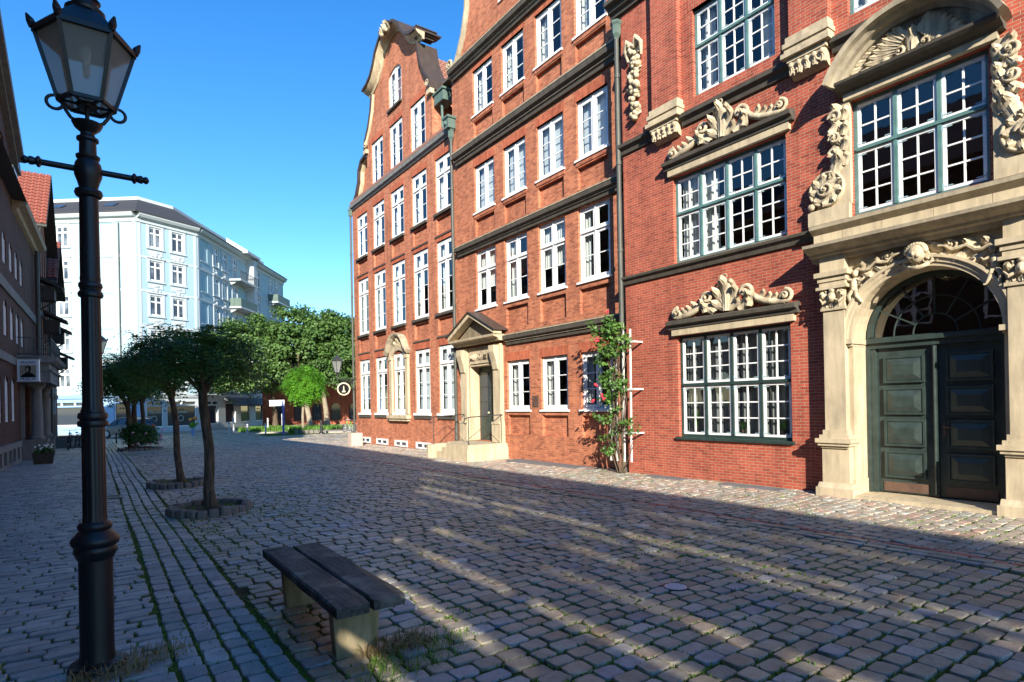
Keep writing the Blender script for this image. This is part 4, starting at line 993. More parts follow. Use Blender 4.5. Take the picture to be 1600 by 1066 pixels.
# ================================================================== the shaded row on the left
ML = Matrix.Translation((-2.35, 24, 0)) @ Matrix.Rotation(R(178.7), 4, 'Z')
LY = lambda yw: 24-yw
def lw(p, yw, z): return ML @ Vector((-p, LY(yw), z))
HL = thing('brick_house', lw(0, 24, 0), 'brown brick house in shade on the left with arched windows and a stone columned entrance', 'house')
wl = MB(ML); bayc = [16.3, 17.85, 19.4, 20.95, 22.5, 24.05, 25.6, 27.15, 28.6, 30.0]; hs = []; lw_ = []
for i, y in enumerate(bayc):
    for r, z0, z1 in ((0, 1.35, 2.9), (1, 4.22, 5.42), (2, 6.62, 7.68)):
        if r == 0 and y > 28: continue
        hs.append((LY(y+.43), LY(y-.43), z0, z1, .16)); lw_.append((r, i, *hs[-1][:4]))
hs.append((LY(32.0), LY(29.9), .1, 2.7, .5))
gy = 22.3
gtop = [(LY(gy+.5), LY(gy-.5), 11.4, 12.9, .12)] + [(LY(gy+d+.45), LY(gy+d-.45), 9.75, 10.9, .12) for d in (-3.2, -1.1, 1.1, 3.2)]
wall_grid(wl, 0, LY(35), LY(14), -.6, 9.3, hs)
wall_grid(wl, 0, LY(gy+5.3), LY(gy-5.3), 9.3, 13.4, gtop, [(5.3, 9.3), (5.25, 10.95), (.05, 13.4)])
for r, i, a, c, z0, z1 in lw_: arch_fill(wl, 0, a, c, z1-.36, z1, .16)
wl.quad((0, LY(35), -.6), (9, LY(35), -.6), (9, LY(35), 9.3), (0, LY(35), 9.3)); wl.quad((0, LY(gy+5.25), 9.3), (6, LY(gy+5.25), 9.3), (6, LY(gy+5.25), 10.95), (0, LY(gy+5.25), 10.95))
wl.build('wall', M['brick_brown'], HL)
for r, i, a, c, z0, z1 in lw_:
    if i >= 4: window(HL, 0, a, c, z0, z1, 2, [(1, 0, 3)], M['white'], rec=.035, X=ML, sub=(1,), fr=.05, cf=.05, mull=.03, gm='farglass')
for a, c, z0, z1, d in gtop: window(HL, 0, a, c, z0, z1, 2, [(1, 0, 3)], M['white'], rec=.06, X=ML, sub=(1,), fr=.08, cf=.05, mull=.04, gm='farglass')
k = MB(ML); k.box(-.06, .03, LY(35.02), LY(14), 5.70, 6.04); k.box(-.06, .03, LY(28.4), LY(14), 3.35, 3.62); k.build('stone_band', M['stone_grey'], HL)
k = MB(ML); k.box(-.10, .03, LY(28.3), LY(14), .42, .62); k.box(-.08, .03, LY(28.3), LY(14), -.6, -.02)
yy = 14.2
while yy < 28: k.box(-.08, .03, LY(yy+.42), LY(yy), -.02, .42); yy += 1.05
k.m = 1; k.box(-.012, .02, LY(28.2), LY(14), -.02, .42); k.build('plinth', [M['stone_grey'], M['sign_dark']], HL)
k = MB(ML); k.py([(.02, 8.95), (-.12, 9.0), (-.18, 9.12), (-.40, 9.18), (-.45, 9.34), (.02, 9.36)], LY(35.1), LY(gy+5.4)); k.build('eaves_cornice', M['stone_mid'], HL); k = MB(ML); k.py([(.02, 8.95), (-.12, 9.0), (-.18, 9.12), (-.40, 9.18), (-.45, 9.34), (.02, 9.36)], LY(gy-5.4), LY(14)); k.build('eaves_cornice', M['stone_mid'], HL)
k = MB(ML)
for s in (1, -1):
    a, c = (LY(gy+s*5.75), 10.85), (LY(gy), 13.5)
    k.add([(x_, y_, z_+q) for x_ in (-.34, .1) for q in (0, .30) for y_, z_ in (a, c)], [(0, 1, 3, 2), (4, 6, 7, 5), (0, 2, 6, 4), (1, 5, 7, 3), (2, 3, 7, 6), (0, 4, 5, 1)])
    a, c = (LY(gy+s*5.65), 10.70), (LY(gy), 13.35)
    k.add([(x_, y_, z_+q) for x_ in (-.18, .1) for q in (0, .16) for y_, z_ in (a, c)], [(0, 1, 3, 2), (4, 6, 7, 5), (0, 2, 6, 4), (1, 5, 7, 3), (2, 3, 7, 6), (0, 4, 5, 1)])
k.build('gable_verge', M['stone_grey'], HL)
k = MB(ML); k.py([(-.42, 9.37), (6, 13.3), (12, 9.37)], LY(35), LY(14)); k.px([(LY(gy+5.6), 10.95), (LY(gy), 13.6), (LY(gy-5.6), 10.95)], .1, 6.5); k.build('roof', M['slate'], HL)
k = MB(ML); k.box(.1, 1.6, LY(30.6), LY(29.2), 9.9, 11.2); k.px([(LY(30.75), 11.2), (LY(30.4), 11.5), (LY(29.9), 11.62), (LY(29.4), 11.5), (LY(29.05), 11.2)], 0.0, 2.0)
k.m = 1; k.box(.085, .11, LY(30.4), LY(29.4), 10.1, 11.05); k.build('dormer', [M['zinc'], M['white']], HL)
k = MB(ML); k.tube([(-.16, LY(34.3), -.1), (-.16, LY(34.3), 9.0)], .075, 10); k.build('downpipe', M['zinc'], HL)
# columned entrance
k = MB(ML)
k.box(-.95, .02, LY(33.3), LY(28.4), 2.78, 3.20); k.box(-1.02, .02, LY(33.37), LY(28.33), 3.20, 3.28); k.box(-.92, .02, LY(33.25), LY(28.45), 3.28, 3.52)
k.py([(.02, 3.52), (-1.0, 3.52), (-1.15, 3.62), (-1.2, 3.74), (.02, 3.78)], LY(33.5), LY(28.2)); k.build('entablature', M['stone_grey'], HL)
for y in (29.2, 32.5):
    k = MB(ML); c = (-.48, LY(y), 0)
    k.box(-.78, .02, LY(y+.32), LY(y-.32), -.5, .62); k.box(-.82, .02, LY(y+.36), LY(y-.36), .52, .62)
    k.lathe([(.24, .62), (.25, .68), (.21, .72), (.2, .76), (.185, .80), (.18, 1.5), (.15, 2.5), (.155, 2.53), (.18, 2.56), (.22, 2.62), (.22, 2.66)], 18, c); k.box(-.72, -.24, LY(y+.24), LY(y-.24), 2.66, 2.779)
    k.build('column', M['stone_grey'], HL, smooth=40)
    k = MB(ML); k.box(-.10, .02, LY(y+.16), LY(y-.16), .6, 2.78); k.build('pilaster', M['stone_grey'], HL)
k = MB(ML); k.box(.42, .5, LY(31.9), LY(30.0), .1, 2.7); k.box(.38, .42, LY(31.75), LY(31.0), .3, 2.5); k.box(.38, .42, LY(30.9), LY(30.15), .3, 2.5); k.build('door', M['timber'], HL)
k = MB(ML)
for y in np.linspace(28.4, 33.3, 30): k.bar((-.98, LY(y), 3.78), (-.98, LY(y), 4.45), .02)
for z in (3.85, 4.45): k.bar((-.98, LY(28.4), z), (-.98, LY(33.3), z), .035, (1, 0, 0))
for y in (28.4, 33.3):
    k.bar((-.98, LY(y), 4.45), (0, LY(y), 4.45), .035); k.bar((-.98, LY(y), 3.85), (0, LY(y), 3.85), .035)
    for x in np.linspace(-.9, -.05, 7): k.bar((x, LY(y), 3.78), (x, LY(y), 4.45), .02)
for i in range(9):
    a = i/8*4.6; pts = [(-.985, LY(28.5+.52*i+.2*cos(t)), 4.15+.22*sin(t)) for t in np.linspace(0, 5.5, 14)]; k.tube(pts, .014, 5)
k.build('balcony_railing', M['iron'], HL)

def row_house(lab, y0, y1, eave, rh, front, seed):
    h = thing('gabled_house', lw(0, (y0+y1)/2, 0), lab, 'house'); yc = (y0+y1)/2; hw = (y1-y0)/2; rg = random.Random(seed)
    wl = MB(ML); hs = []; zs = [1.5, 4.2, 6.9] + ([9.4] if eave > 11 else [])
    for z in zs: hs += [(LY(yc+d+.42), LY(yc+d-.42), z, z+1.6, .1) for d in (-1.9, -.7, .7, 1.9) if abs(d)+.5 < hw]
    wall_grid(wl, 0, LY(y1), LY(y0), -.7, eave, hs); wall_grid(wl, 0, LY(y1), LY(y0), eave, eave+rh, [], [(hw, eave), (.03, eave+rh)])
    for y in (y0, y1): wl.quad((0, LY(y), -.7), (9, LY(y), -.7), (9, LY(y), eave), (0, LY(y), eave))
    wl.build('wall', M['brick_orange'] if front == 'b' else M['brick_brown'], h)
    for q in hs: window(h, 0, *q[:4], 2, [(1, 0, 2), (.5, 0, 1)], M['white'], rec=.03, X=ML, sub=(1,), fr=.06, cf=.05, mull=.04, gm='farglass')
    k = MB(ML)
    for z in [2*zs[0]-.4]+[z-.35 for z in zs[1:]]+[eave]: k.box(-.06, .02, LY(y1), LY(y0), z-.12, z+.10)
    for y in np.linspace(y0+.12, y1-.12, 6): k.box(-.04, .02, LY(y+.1), LY(y-.1), 3.4, eave)
    k.box(-.05, 1.4, LY(y0+.0)-.0, LY(y0-.05), 8.5, eave-.05) if front == 'b' else None
    k.build('timber_frame', M['timber'], h)
    rf = MB(ML)
    for s in (1, -1):
        a, c = (LY(yc+s*(hw+.45)), eave-.28), (LY(yc), eave+rh+.1)
        rf.add([(x_, y_, z_+q) for x_ in (-.5, 9) for q in (0, .14) for y_, z_ in (a, c)], [(0, 1, 3, 2), (4, 6, 7, 5), (0, 2, 6, 4), (1, 5, 7, 3), (2, 3, 7, 6), (0, 4, 5, 1)])
    ro = rf.build('roof', M['timber'], h)
    k = MB(ML); d_ = Vector((0, hw+.45, -rh-.38)); L = d_.length; d_.normalize(); nrm = Vector((0, rh, hw)).normalized(); n = int(L/.30)
    for i in range(n):
        for j in range(16):
            p = Vector((-.40+.25*j, LY(yc), eave+rh+.26))+d_*(.30*i+.16)
            k.obox(p, Vector((.08, 0, 0))+nrm*.025, d_*.17+nrm*.03, nrm*.02); k.obox(p+Vector((.125, 0, 0))-nrm*.005, Vector((.06, 0, 0))-nrm*.035, d_*.17+nrm*.03, nrm*.018)
    k.build('roof_tiles', M['tile_red'], ro, fix=False)
    k = MB(ML); k.tube([(-.5, LY(y0-.5), eave-.25), (1.5, LY(y0-.5), eave-.25)], .07, 8); k.tube([(-.3, LY(y0-.5), eave-.25), (-.2, LY(y0-.2), eave-.7), (-.12, LY(y0+.15), eave-1.0), (-.12, LY(y0+.15), 0)], .05, 8); k.build('gutter', M['zinc'], h, smooth=60)
    for y, z in ((yc-1.4, eave-3.4), (yc+1.2, eave-4.7)):   # small tiled canopies over the hoist doors
        k = MB(ML); k.box(-.65, .02, LY(y+.55), LY(y-.55), z, z+.65); k.py([(-.75, z+.62), (-.95, z+.55), (-1.0, z+.62), (.02, z+1.15), (.02, z+1.0)], LY(y+.7), LY(y-.7)); k.bar((-.6, LY(y), z), (0, LY(y), z-.5), .07)
        k.build('hoist_canopy', M['timber'], h)
    return h
row_house('tall narrow gabled house with red pantile roof beyond the columned entrance', 35.05, 41, 10.5, 3.0, 'b', 2)
hh = row_house('last gabled house of the shaded row with steps and an iron railing', 41.05, 47, 9.0, 2.5, 'n', 5)
k = MB(ML); 
for j in range(4): k.box(-1.6, .02, LY(43.5), LY(41.6+.28*j), -.6, -.28+.18*j)
k.build('steps', M['stone_grey'], hh)
k = MB(ML); pts = [(-1.55, LY(40.9), .45), (-1.55, LY(41.6), .6), (-1.55, LY(42.6), 1.2), (-1.55, LY(43.5), 1.25)]; k.tube(pts, .03, 6)
for y, z0, z1 in ((40.9, -.45, .45), (41.6, -.3, .6), (42.6, .25, 1.2), (43.5, .25, 1.25)): k.bar((-1.55, LY(y), z0), (-1.55, LY(y), z1), .03)
k.build('stair_railing', M['iron'], hh)
# neighbours of the row on this side of the photograph's left edge; their eaves shade the street
for lab, y0, y1, ev in (('plain brown brick house of the left row next to the arched windows', -3.5, 13.95, 9.4),):
    h = thing('brick_house', lw(0, (y0+y1)/2, 0), lab, 'house')
    n = int((y1-y0-1)/2.6); hs = []
    for i in range(n):
        y = y0+1.4+2.6*i
        for z in (1.2, 4.2, 6.6): hs.append((LY(y+1.1), LY(y), z, z+1.6, .12))
    wl = MB(ML); wall_grid(wl, 0, LY(y1), LY(y0), -.4, ev, [(*q[:5], True) for q in hs])
    for y in (y0, y1): wl.quad((0, LY(y), -.4), (10, LY(y), -.4), (10, LY(y), ev), (0, LY(y), ev))
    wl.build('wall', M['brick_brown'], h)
    for a, c, z0, z1, d in hs:
        k = MB(ML); k.box(.02, .10, a, a+.08, z0, z1); k.box(.02, .10, c-.08, c, z0, z1); k.box(.03, .10, (a+c)/2-.05, (a+c)/2+.05, z0, z1)
        for z in (z0, z0+.5, z0+1.02, z1-.08): k.box(.035, .105, a+.08, c-.08, z, z+.06)
        k.build('window_frame', M['white'], h, fix=False)
    k = MB(ML); k.py([(-.4, ev), (.0, ev-.15), (10, ev-.1), (10.4, ev), (4.9, ev+4.05)], LY(y1), LY(y0)); k.build('roof', M['tile_brown'], h)

# unseen screen added for its chinks: their sun streaks stand in for window reflections
t = thing('added_streak_screen', lw(0, -14.2, 0), 'added unseen board screen with chinks that let thin sun streaks onto the street', 'screen')
rg = random.Random(21); edges = [-.3, 2.73, 3.73, 4.36, 5.0, 5.6, 6.25, 6.77, 7.09, 7.56, 8.14, 8.82, 9.55]; gapw = {2.73: .045, 3.73: .06, 4.36: .075, 5.0: .055, 5.6: .08, 6.25: .045, 6.77: .06, 7.09: .07, 7.56: .045, 8.14: .045}
for za, zb in zip(edges, edges[1:]):
    g_ = gapw.get(zb, 0); pts = [(LY(-3.55), za), (LY(-25), za)]; y = -25.0; top = []
    while y < -3.56:
        y2 = min(y+rg.uniform(.5, 2.2), -3.55); cut = g_*rg.choice([0, .5, 1, 1, 1.15]); top += [(LY(y), zb-cut-.002), (LY(y2), zb-cut-.002)]; y = y2
    k = MB(ML); k.px(pts+top, -.01, .01); k.build('board', M['timber'], t)
for y in (-24.9, -22, -19, -15.9, -12.8, -9.7, -6.6, -3.7): k = MB(ML); k.box(.012, .12, LY(y+.06), LY(y-.06), -.3, 9.1); k.build('post', M['timber'], t)

# museum sign on a bracket, flower box at its foot
def text(body, size, mtx, mat, name, parent, depth=.004):
    cu = bpy.data.curves.new(name, 'FONT'); cu.body = body; cu.size = size; cu.align_x = 'CENTER'; cu.align_y = 'CENTER'; cu.extrude = depth
    t = bpy.data.objects.new(name+'_curve', cu); COL.objects.link(t); dg = bpy.context.evaluated_depsgraph_get()
    me = bpy.data.meshes.new_from_object(t.evaluated_get(dg)); bpy.data.objects.remove(t); bpy.data.curves.remove(cu)
    r = parent
    while r.parent: r = r.parent
    inv = (Matrix.Translation(r.location) @ r.rotation_euler.to_matrix().to_4x4()).inverted()
    me.transform(inv @ mtx); me.materials.clear(); me.materials.append(mat); me.name = name
    o = bpy.data.objects.new(name, me); COL.objects.link(o); o.parent = parent; return o
def face_mtx(c, right, up_): 
    r_, u_ = Vector(right).normalized(), Vector(up_).normalized(); n_ = r_.cross(u_)
    return Matrix(((r_.x, u_.x, n_.x, c[0]), (r_.y, u_.y, n_.y, c[1]), (r_.z, u_.z, n_.z, c[2]), (0, 0, 0, 1)))
sc_ = Vector((-1.88, 27.6, 3.18)); sr = Vector((.88, -.47, 0)).normalized(); 
S1 = thing('museum_sign', (-2.3, 27.7, 2.8), 'square white hanging sign with a dark portrait and blue lettering beside the columned entrance', 'sign')
ms = face_mtx(sc_, sr, (0, 0, 1)); k = MB(ms); k.box(-.36, .36, -.38, .38, -.03, .03); k.box(-.38, .38, -.40, -.37, -.035, .035); k.box(-.38, .38, .37, .40, -.035, .035); k.build('board', M['sign_white'], S1)
k = MB(ms); k.box(-.27, .27, -.25, .20, .03, .034); k.build('picture_ground', M['sign_tan'], S1)
k = MB(ms); pz = [(-.25, -.25), (-.2, -.17), (-.1, -.1), (-.04, -.06), (-.08, -.02), (-.10, .05), (-.09, .12), (-.03, .165), (.06, .16), (.10, .10), (.09, .0), (.06, -.07), (.15, -.12), (.24, -.2), (.26, -.25)]
k.pz(pz, .034, .038); k.m = 1; k.pz([(-.055, -.03), (-.075, .04), (-.06, .09), (.0, .11), (.03, .05), (.02, -.03), (-.02, -.06)], .038, .041); k.build('portrait', [M['sign_dark'], M['sign_tan']], S1)
text('BRAHMS', .13, ms @ Matrix.Translation((0, .285, .034)), M['sign_blue'], 'lettering', S1); text('MUSEUM', .13, ms @ Matrix.Translation((0, -.315, .034)), M['sign_blue'], 'lettering', S1)
k = MB(); k.tube([(-2.36, 27.85, 3.66), tuple(sc_+Vector((.3, -.15, .47)))], .015, 6); k.tube([tuple(sc_+Vector((-.2, .1, .4))), tuple(sc_+Vector((-.2, .1, .48)))], .01, 5); k.tube([tuple(sc_+Vector((.2, -.1, .4))), tuple(sc_+Vector((.2, -.1, .48)))], .01, 5); k.build('bracket', M['iron'], S1)

# ---------------- foliage helpers
def leaf_mesh(name, Q, T, mat, parent=None, base=None):
    """Q: (n,4,3) leaf faces, T: (n,) tint"""
    Q = np.asarray(Q, float)
    if parent is not None:
        r = parent
        while r.parent: r = r.parent
        Q = Q-np.array(r.location)
    n = len(Q); me = bpy.data.meshes.new(name); me.vertices.add(n*4); me.vertices.foreach_set('co', Q.ravel())
    me.loops.add(n*4); me.loops.foreach_set('vertex_index', np.arange(n*4, dtype=np.int32)); me.polygons.add(n)
    me.polygons.foreach_set('loop_start', np.arange(0, n*4, 4, dtype=np.int32)); me.materials.append(mat)
    a = me.attributes.new('tint', 'FLOAT', 'POINT'); a.data.foreach_set('value', np.repeat(T, 4)); me.update(calc_edges=True); me.validate()
    o = bpy.data.objects.new(name, me); COL.objects.link(o)
    if parent is not None: o.parent = parent
    return o
rng = np.random.default_rng(11)
def nrm(v): return v/np.maximum(np.linalg.norm(v, axis=-1, keepdims=True), 1e-9)
def sprays(c, r, n, length, pairs, size, droop=.7, shell=.55, bumps=0., flat=-1.):
    """feathered leaves: each a drooping stalk with pairs of leaflets"""
    d = nrm(rng.normal(size=(n, 3))); d[:, 2] = np.where(d[:, 2] < flat, -d[:, 2], d[:, 2]); rad = shell+(1-shell)*rng.random(n)**.6
    lobe = 1+bumps*np.sin(d[:, 0]*5+1.3)*np.sin(d[:, 1]*4.3+.4)+bumps*.7*np.sin(d[:, 2]*7+d[:, 0]*6)
    p = np.array(c)+d*np.array(r)*(rad*lobe)[:, None]
    t = nrm(d*np.array([1, 1, .4])+rng.normal(size=(n, 3))*.45); Q = []; T = []; tint = rng.random(n)
    L = length*rng.uniform(.7, 1.2, n)
    for i in range(pairs):
        f = (i+.6)/pairs; q = p+t*(L*f)[:, None]; q[:, 2] -= droop*L*f*f
        td = nrm(t+np.array([0, 0, -1])*droop*2*f*.5); s = nrm(np.cross(td, [0, 0, 1.])); u = np.cross(s, td)
        for sg in (-1, 1):
            ax_ = nrm(s*sg+td*.45-u*.25+rng.normal(size=(n, 3))*.15); sd = nrm(np.cross(ax_, u))
            a = q; b = q+ax_*size*.55+sd*size*.24; cc = q+ax_*size*1.05; dd = q+ax_*size*.55-sd*size*.24
            Q.append(np.stack([a, b, cc, dd], 1)); T.append(np.clip(tint+rng.normal(size=n)*.15, 0, 1))
    return np.concatenate(Q), np.concatenate(T)
def clumps(c, r, ncl, per, cr, size, flat=-.3):
    d = nrm(rng.normal(size=(ncl, 3))); d[:, 2] = np.where(d[:, 2] < flat, -d[:, 2]*.5, d[:, 2])
    cc = np.array(c)+d*np.array(r)*(.72+.28*rng.random(ncl))[:, None]
    n = ncl*per; C = np.repeat(cc, per, 0); D0 = np.repeat(d, per, 0); ct = np.repeat(rng.random(ncl), per)
    e = nrm(rng.normal(size=(n, 3))); p = C+e*cr*np.array([1.15, 1.15, .75])*(rng.random(n)**.4)[:, None]
    nn = nrm(e*.5+D0*.35+np.array([0, 0, .5])+rng.normal(size=(n, 3))*.45); a = nrm(np.cross(nn, rng.normal(size=(n, 3)))); b = np.cross(nn, a)
    s = size*rng.uniform(.6, 1.25, n)[:, None]
    Q = np.stack([p-a*s*.5, p+b*s*.38+nn*s*.08, p+a*s*.6-nn*s*.1, p-b*s*.38+nn*s*.08], 1)
    return Q, np.clip(ct*.6+rng.random(n)*.4, 0, 1)
def trunk(mb, pts, r0, r1, limbs, n=9):
    m = len(pts); mb.tube(pts, [r0*1.35]+[r0+(r1-r0)*i/(m-1) for i in range(1, m)], n)
    for a, b, r in limbs: 
        mid = (Vector(a)+Vector(b))/2+Vector((random.uniform(-.08, .08), random.uniform(-.08, .08), .05)); mb.tube([a, mid, b], [r, r*.75, r*.4], 6)
def blades(spots, h, wd, lean=.5):
    n = len(spots); p = np.array(spots, float); a = rng.random(n)*2*pi; d = np.stack([np.cos(a), np.sin(a), np.zeros(n)], 1); s = np.stack([-np.sin(a), np.cos(a), np.zeros(n)], 1)
    H = h*rng.uniform(.4, 1.2, n)[:, None]; le = rng.uniform(.1, lean, n)[:, None]; z = np.array([0, 0, 1.])
    m = p+z*H*.6+d*H*le*.4; tp = p+z*H*(1-le*.35)+d*H*le
    Q = np.stack([p-s*wd/2, p+s*wd/2, m+s*wd*.4, m-s*wd*.4], 1); Q2 = np.stack([m-s*wd*.4, m+s*wd*.4, tp+s*wd*.05, tp-s*wd*.05], 1)
    T = rng.random(n); return np.concatenate([Q, Q2]), np.concatenate([T, T])

# ---------------- planter rings with round-headed robinias
def ring(cx, cy, r, label, n=22):
    z = gz(cy); t = thing('tree_planter', (cx, cy, z), label, 'planter', 'round tree planters edged with palisade stones')
    k = MB()
    for i in range(n):
        a = 2*pi*i/n+.1; h = random.uniform(.10, .145); w_ = pi*r/n*.93; rr_ = random.uniform(.97, 1.03)*r
        c = Vector((cx+rr_*cos(a), cy+rr_*sin(a), z)); ra = Vector((cos(a), sin(a), 0)); ta = Vector((-sin(a), cos(a), 0))
        vs = []
        for zz, q in ((-.05, 1.), (h-.02, 1.), (h, .82)): vs += [c+ra*(u*.065*q)+ta*(v*w_*q)+Vector((0, 0, zz)) for u, v in ((-1, -.7), (-.6, -1), (.6, -1), (1, -.6), (1, .6), (.6, 1), (-.6, 1), (-1, .7))]
        k.add(vs, [(r_*8+i_, r_*8+(i_+1) % 8, r_*8+8+(i_+1) % 8, r_*8+8+i_) for r_ in (0, 1) for i_ in range(8)]+[tuple(range(16, 24))])
    k.build('palisade_edge', M['kerbstone'], t)
    k = MB(); vs = [(cx, cy, z+.075)]+[(cx+(r-.05)*cos(2*pi*i/24), cy+(r-.05)*sin(2*pi*i/24), z+.055) for i in range(24)]
    k.add(vs, [(0, 1+i, 1+(i+1) % 24) for i in range(24)]); k.build('soil', M['soil'], t)
    sp = [(cx+q*cos(a), cy+q*sin(a), z+.06) for q, a in zip((r-.1)*np.sqrt(rng.random(260)), rng.random(260)*2*pi) if sin(a*2+cx)+rng.random() > .2]
    Q, T = blades(sp, .07, .008, .8); tag(leaf_mesh('grass', Q, T, M['grass'], t))
    return t
ring(1.55, 10.85, .56, 'nearest planter ring of rough grey stones with grass inside')
ring(1.55, 15.35, .54, 'second planter ring of rough grey stones under the thin leaning trunk')
ring(1.85, 33.6, .86, 'farthest planter ring of grey stones filled by a flowering shrub', 26)
def robinia(base, top, c, r, n, length, pairs, size, r0, label, mat='lf_robinia', shell=.45, limbs=7, group='robinias along the street', bumps=.30, bk='bark', flat=-.55):
    t = thing('robinia_tree', base, label, 'tree', group); b, tp = Vector(base), Vector(top); k = MB()
    pts = [b+(tp-b)*f+Vector((.03*sin(f*7+base[1]), .03*cos(f*5+base[1]), 0)) for f in np.linspace(0, 1, 7)]; pts[0] = b-Vector((0, 0, .05))
    lb = [(tp-Vector((0, 0, .1*(i % 3))), Vector(c)+Vector((r[0]*.75*cos(2*pi*i/limbs), r[1]*.75*sin(2*pi*i/limbs), r[2]*random.uniform(-.2, .5))), r0*.5) for i in range(limbs)]
    trunk(k, pts, r0, r0*.8, lb); k.ball(tp, (r0*1.25, r0*1.25, r0*1.1)); k.build('trunk', M[bk], t, smooth=70)
    Q, T = sprays(c, r, n, length, pairs, size, shell=shell, bumps=bumps, flat=flat); leaf_mesh('crown', Q, T, M[mat], t); return t
robinia((1.57, 10.85, gz(10.85)+.05), (1.49, 10.82, 2.0), (1.50, 10.8, 2.47), (.72, .72, .44), 1050, .36, 6, .062, .085, 'nearest dark round-headed robinia with a thick furrowed trunk')
robinia((1.63, 15.35, gz(15.4)+.05), (1.48, 15.6, 2.0), (1.45, 15.6, 2.75), (.80, .80, .58), 1080, .40, 6, .075, .075, 'dark robinia with a thin trunk leaning to the left behind the nearest one')
robinia((1.5, 33.9, gz(34)), (1.35, 33.9, 2.0), (1.25, 33.9, 3.0), (1.3, 1.2, 1.05), 1300, .5, 5, .12, .13, 'dark robinia rising out of the flowering shrub')
robinia((1.75, 36.75, gz(37)), (1.80, 36.8, 2.1), (1.85, 36.8, 3.45), (1.4, 1.3, 1.2), 1300, .5, 5, .12, .14, 'dark robinia just behind the flowering shrub with a thick trunk')
robinia((2.42, 41.4, gz(41)), (2.40, 41.4, 2.2), (2.45, 41.4, 3.6), (1.5, 1.5, 1.2), 1400, .45, 5, .13, .13, 'farthest dark robinia of the row in front of the grey car')
robinia((14.55, 51.3, -.5), (14.62, 51.2, 2.3), (14.68, 51.2, 3.62), (1.5, 1.5, 1.4), 2000, .5, 6, .14, .12, 'bright yellow-green ball-headed robinia in full sun on the lawn', 'lf_ball', .55, bumps=.13, bk='bark_light', flat=-1)
# flowering shrub
t = thing('flowering_shrub', (1.9, 33.5, gz(33.5)), 'dark green rose shrub with a few pink blossoms spilling over the farthest planter ring', 'shrub')
Q, T = clumps((1.85, 33.4, .30), (.78, .7, .72), 60, 60, .26, .11, -.2); leaf_mesh('foliage', Q, T, M['lf_shrub'], t)
k = MB()
for i in range(9): a = random.random()*6.3; k.tube([(1.85, 33.5, -.2), (1.85+.4*cos(a), 33.4+.4*sin(a), .35), (1.85+.75*cos(a), 33.4+.7*sin(a), .6)], [.015, .012, .006], 5)
k.build('stem', M['bark'], t)
k = MB()
for i in range(16): k.ball((1.85+random.uniform(-.5, .9), 32.95-random.random()*.35, random.uniform(0, .7)), random.uniform(.035, .06), 6, 4)
k.build('blossom', M['flower_pink'], t)
# big trees on the square
def bigtree(base, c, r, lab, ncl, per, lean=(0, 0), r0=.28, seed=1, bk='bark_light'):
    t = thing('chestnut_tree', base, lab, 'tree', 'tall trees on the square'); b = Vector(base); tp = Vector((c[0]+lean[0], c[1]+lean[1], c[2]-r[2]*.45)); k = MB()
    pts = [b+(tp-b)*f+Vector((.06*sin(f*6), .06*cos(f*5), 0)) for f in np.linspace(0, 1, 7)]
    lb = [(tp-Vector((0, 0, .3*(i % 3))), Vector(c)+Vector((r[0]*.7*cos(i*.9), r[1]*.7*sin(i*.9), r[2]*random.uniform(-.3, .6))), r0*.5) for i in range(8)]
    trunk(k, pts, r0, r0*.6, lb); k.build('trunk', M[bk], t, smooth=70)
    Q, T = clumps(c, r, int(ncl*1.15), int(per*1.5), .9, .29, -.75); leaf_mesh('crown', Q, T, M['lf_chest'], t); return t
bigtree((16.0, 66.5, -.5), (13.3, 64.2, 6.6), (4.6, 4.2, 4.3), 'broad dark green tree nearest the pale blue building', 170, 75, (2.4, 2.2), bk='bark')
bigtree((17.76, 59.7, -.5), (17.1, 61.5, 7.5), (4.0, 3.6, 4.5), 'tall dark green tree behind the bright ball-headed robinia', 160, 75)
bigtree((20.0, 61.5, -.5), (20.8, 61.5, 7.2), (4.0, 3.8, 4.6), 'dark green tree with a trunk leaning left beside the corner of the curved gable house', 160, 75, (-1.4, 0), .30)
bigtree((24.5, 60.5, -.5), (24.8, 60.5, 7.0), (4.0, 3.8, 4.6), 'dark tree half hidden behind the corner of the curved gable house', 90, 70)
# ================================================================== pale blue apartment house
A_, B_, C_, L_ = Vector((3.43, 62.62, 0)), Vector((8.60, 65.03, 0)), Vector((21.85, 85.11, 0)), Vector((-9.7, 72.97, 0))
HB = thing('apartment_house', (A_.x, A_.y, -.5), 'pale blue stucco apartment house on the street corner with dark roof and shops', 'building')
def fm(P, Q):
    y = (P-Q).normalized(); x = Vector((y.y, -y.x, 0)); return Matrix(((x.x, y.x, 0, Q.x), (x.y, y.y, 0, Q.y), (0, 0, 1, 0), (0, 0, 0, 1))), (P-Q).length
fl = [(16.65, 18.5), (13.6, 15.4), (10.4, 12.2), (7.15, 8.95), (3.85, 5.6)]
faces = [(*fm(L_, A_), [6.95, 11.2, 14.5], [2.85], 'l'), (*fm(A_, B_), [4.05, 1.95], [], 'm'), (*fm(B_, C_), [24.1-4.0, 24.1-6.0, 24.1-15.2, 24.1-13.1, 24.1-19.5, 24.1-21.6], [24.1-1.5], 'r')]
EV = 19.4
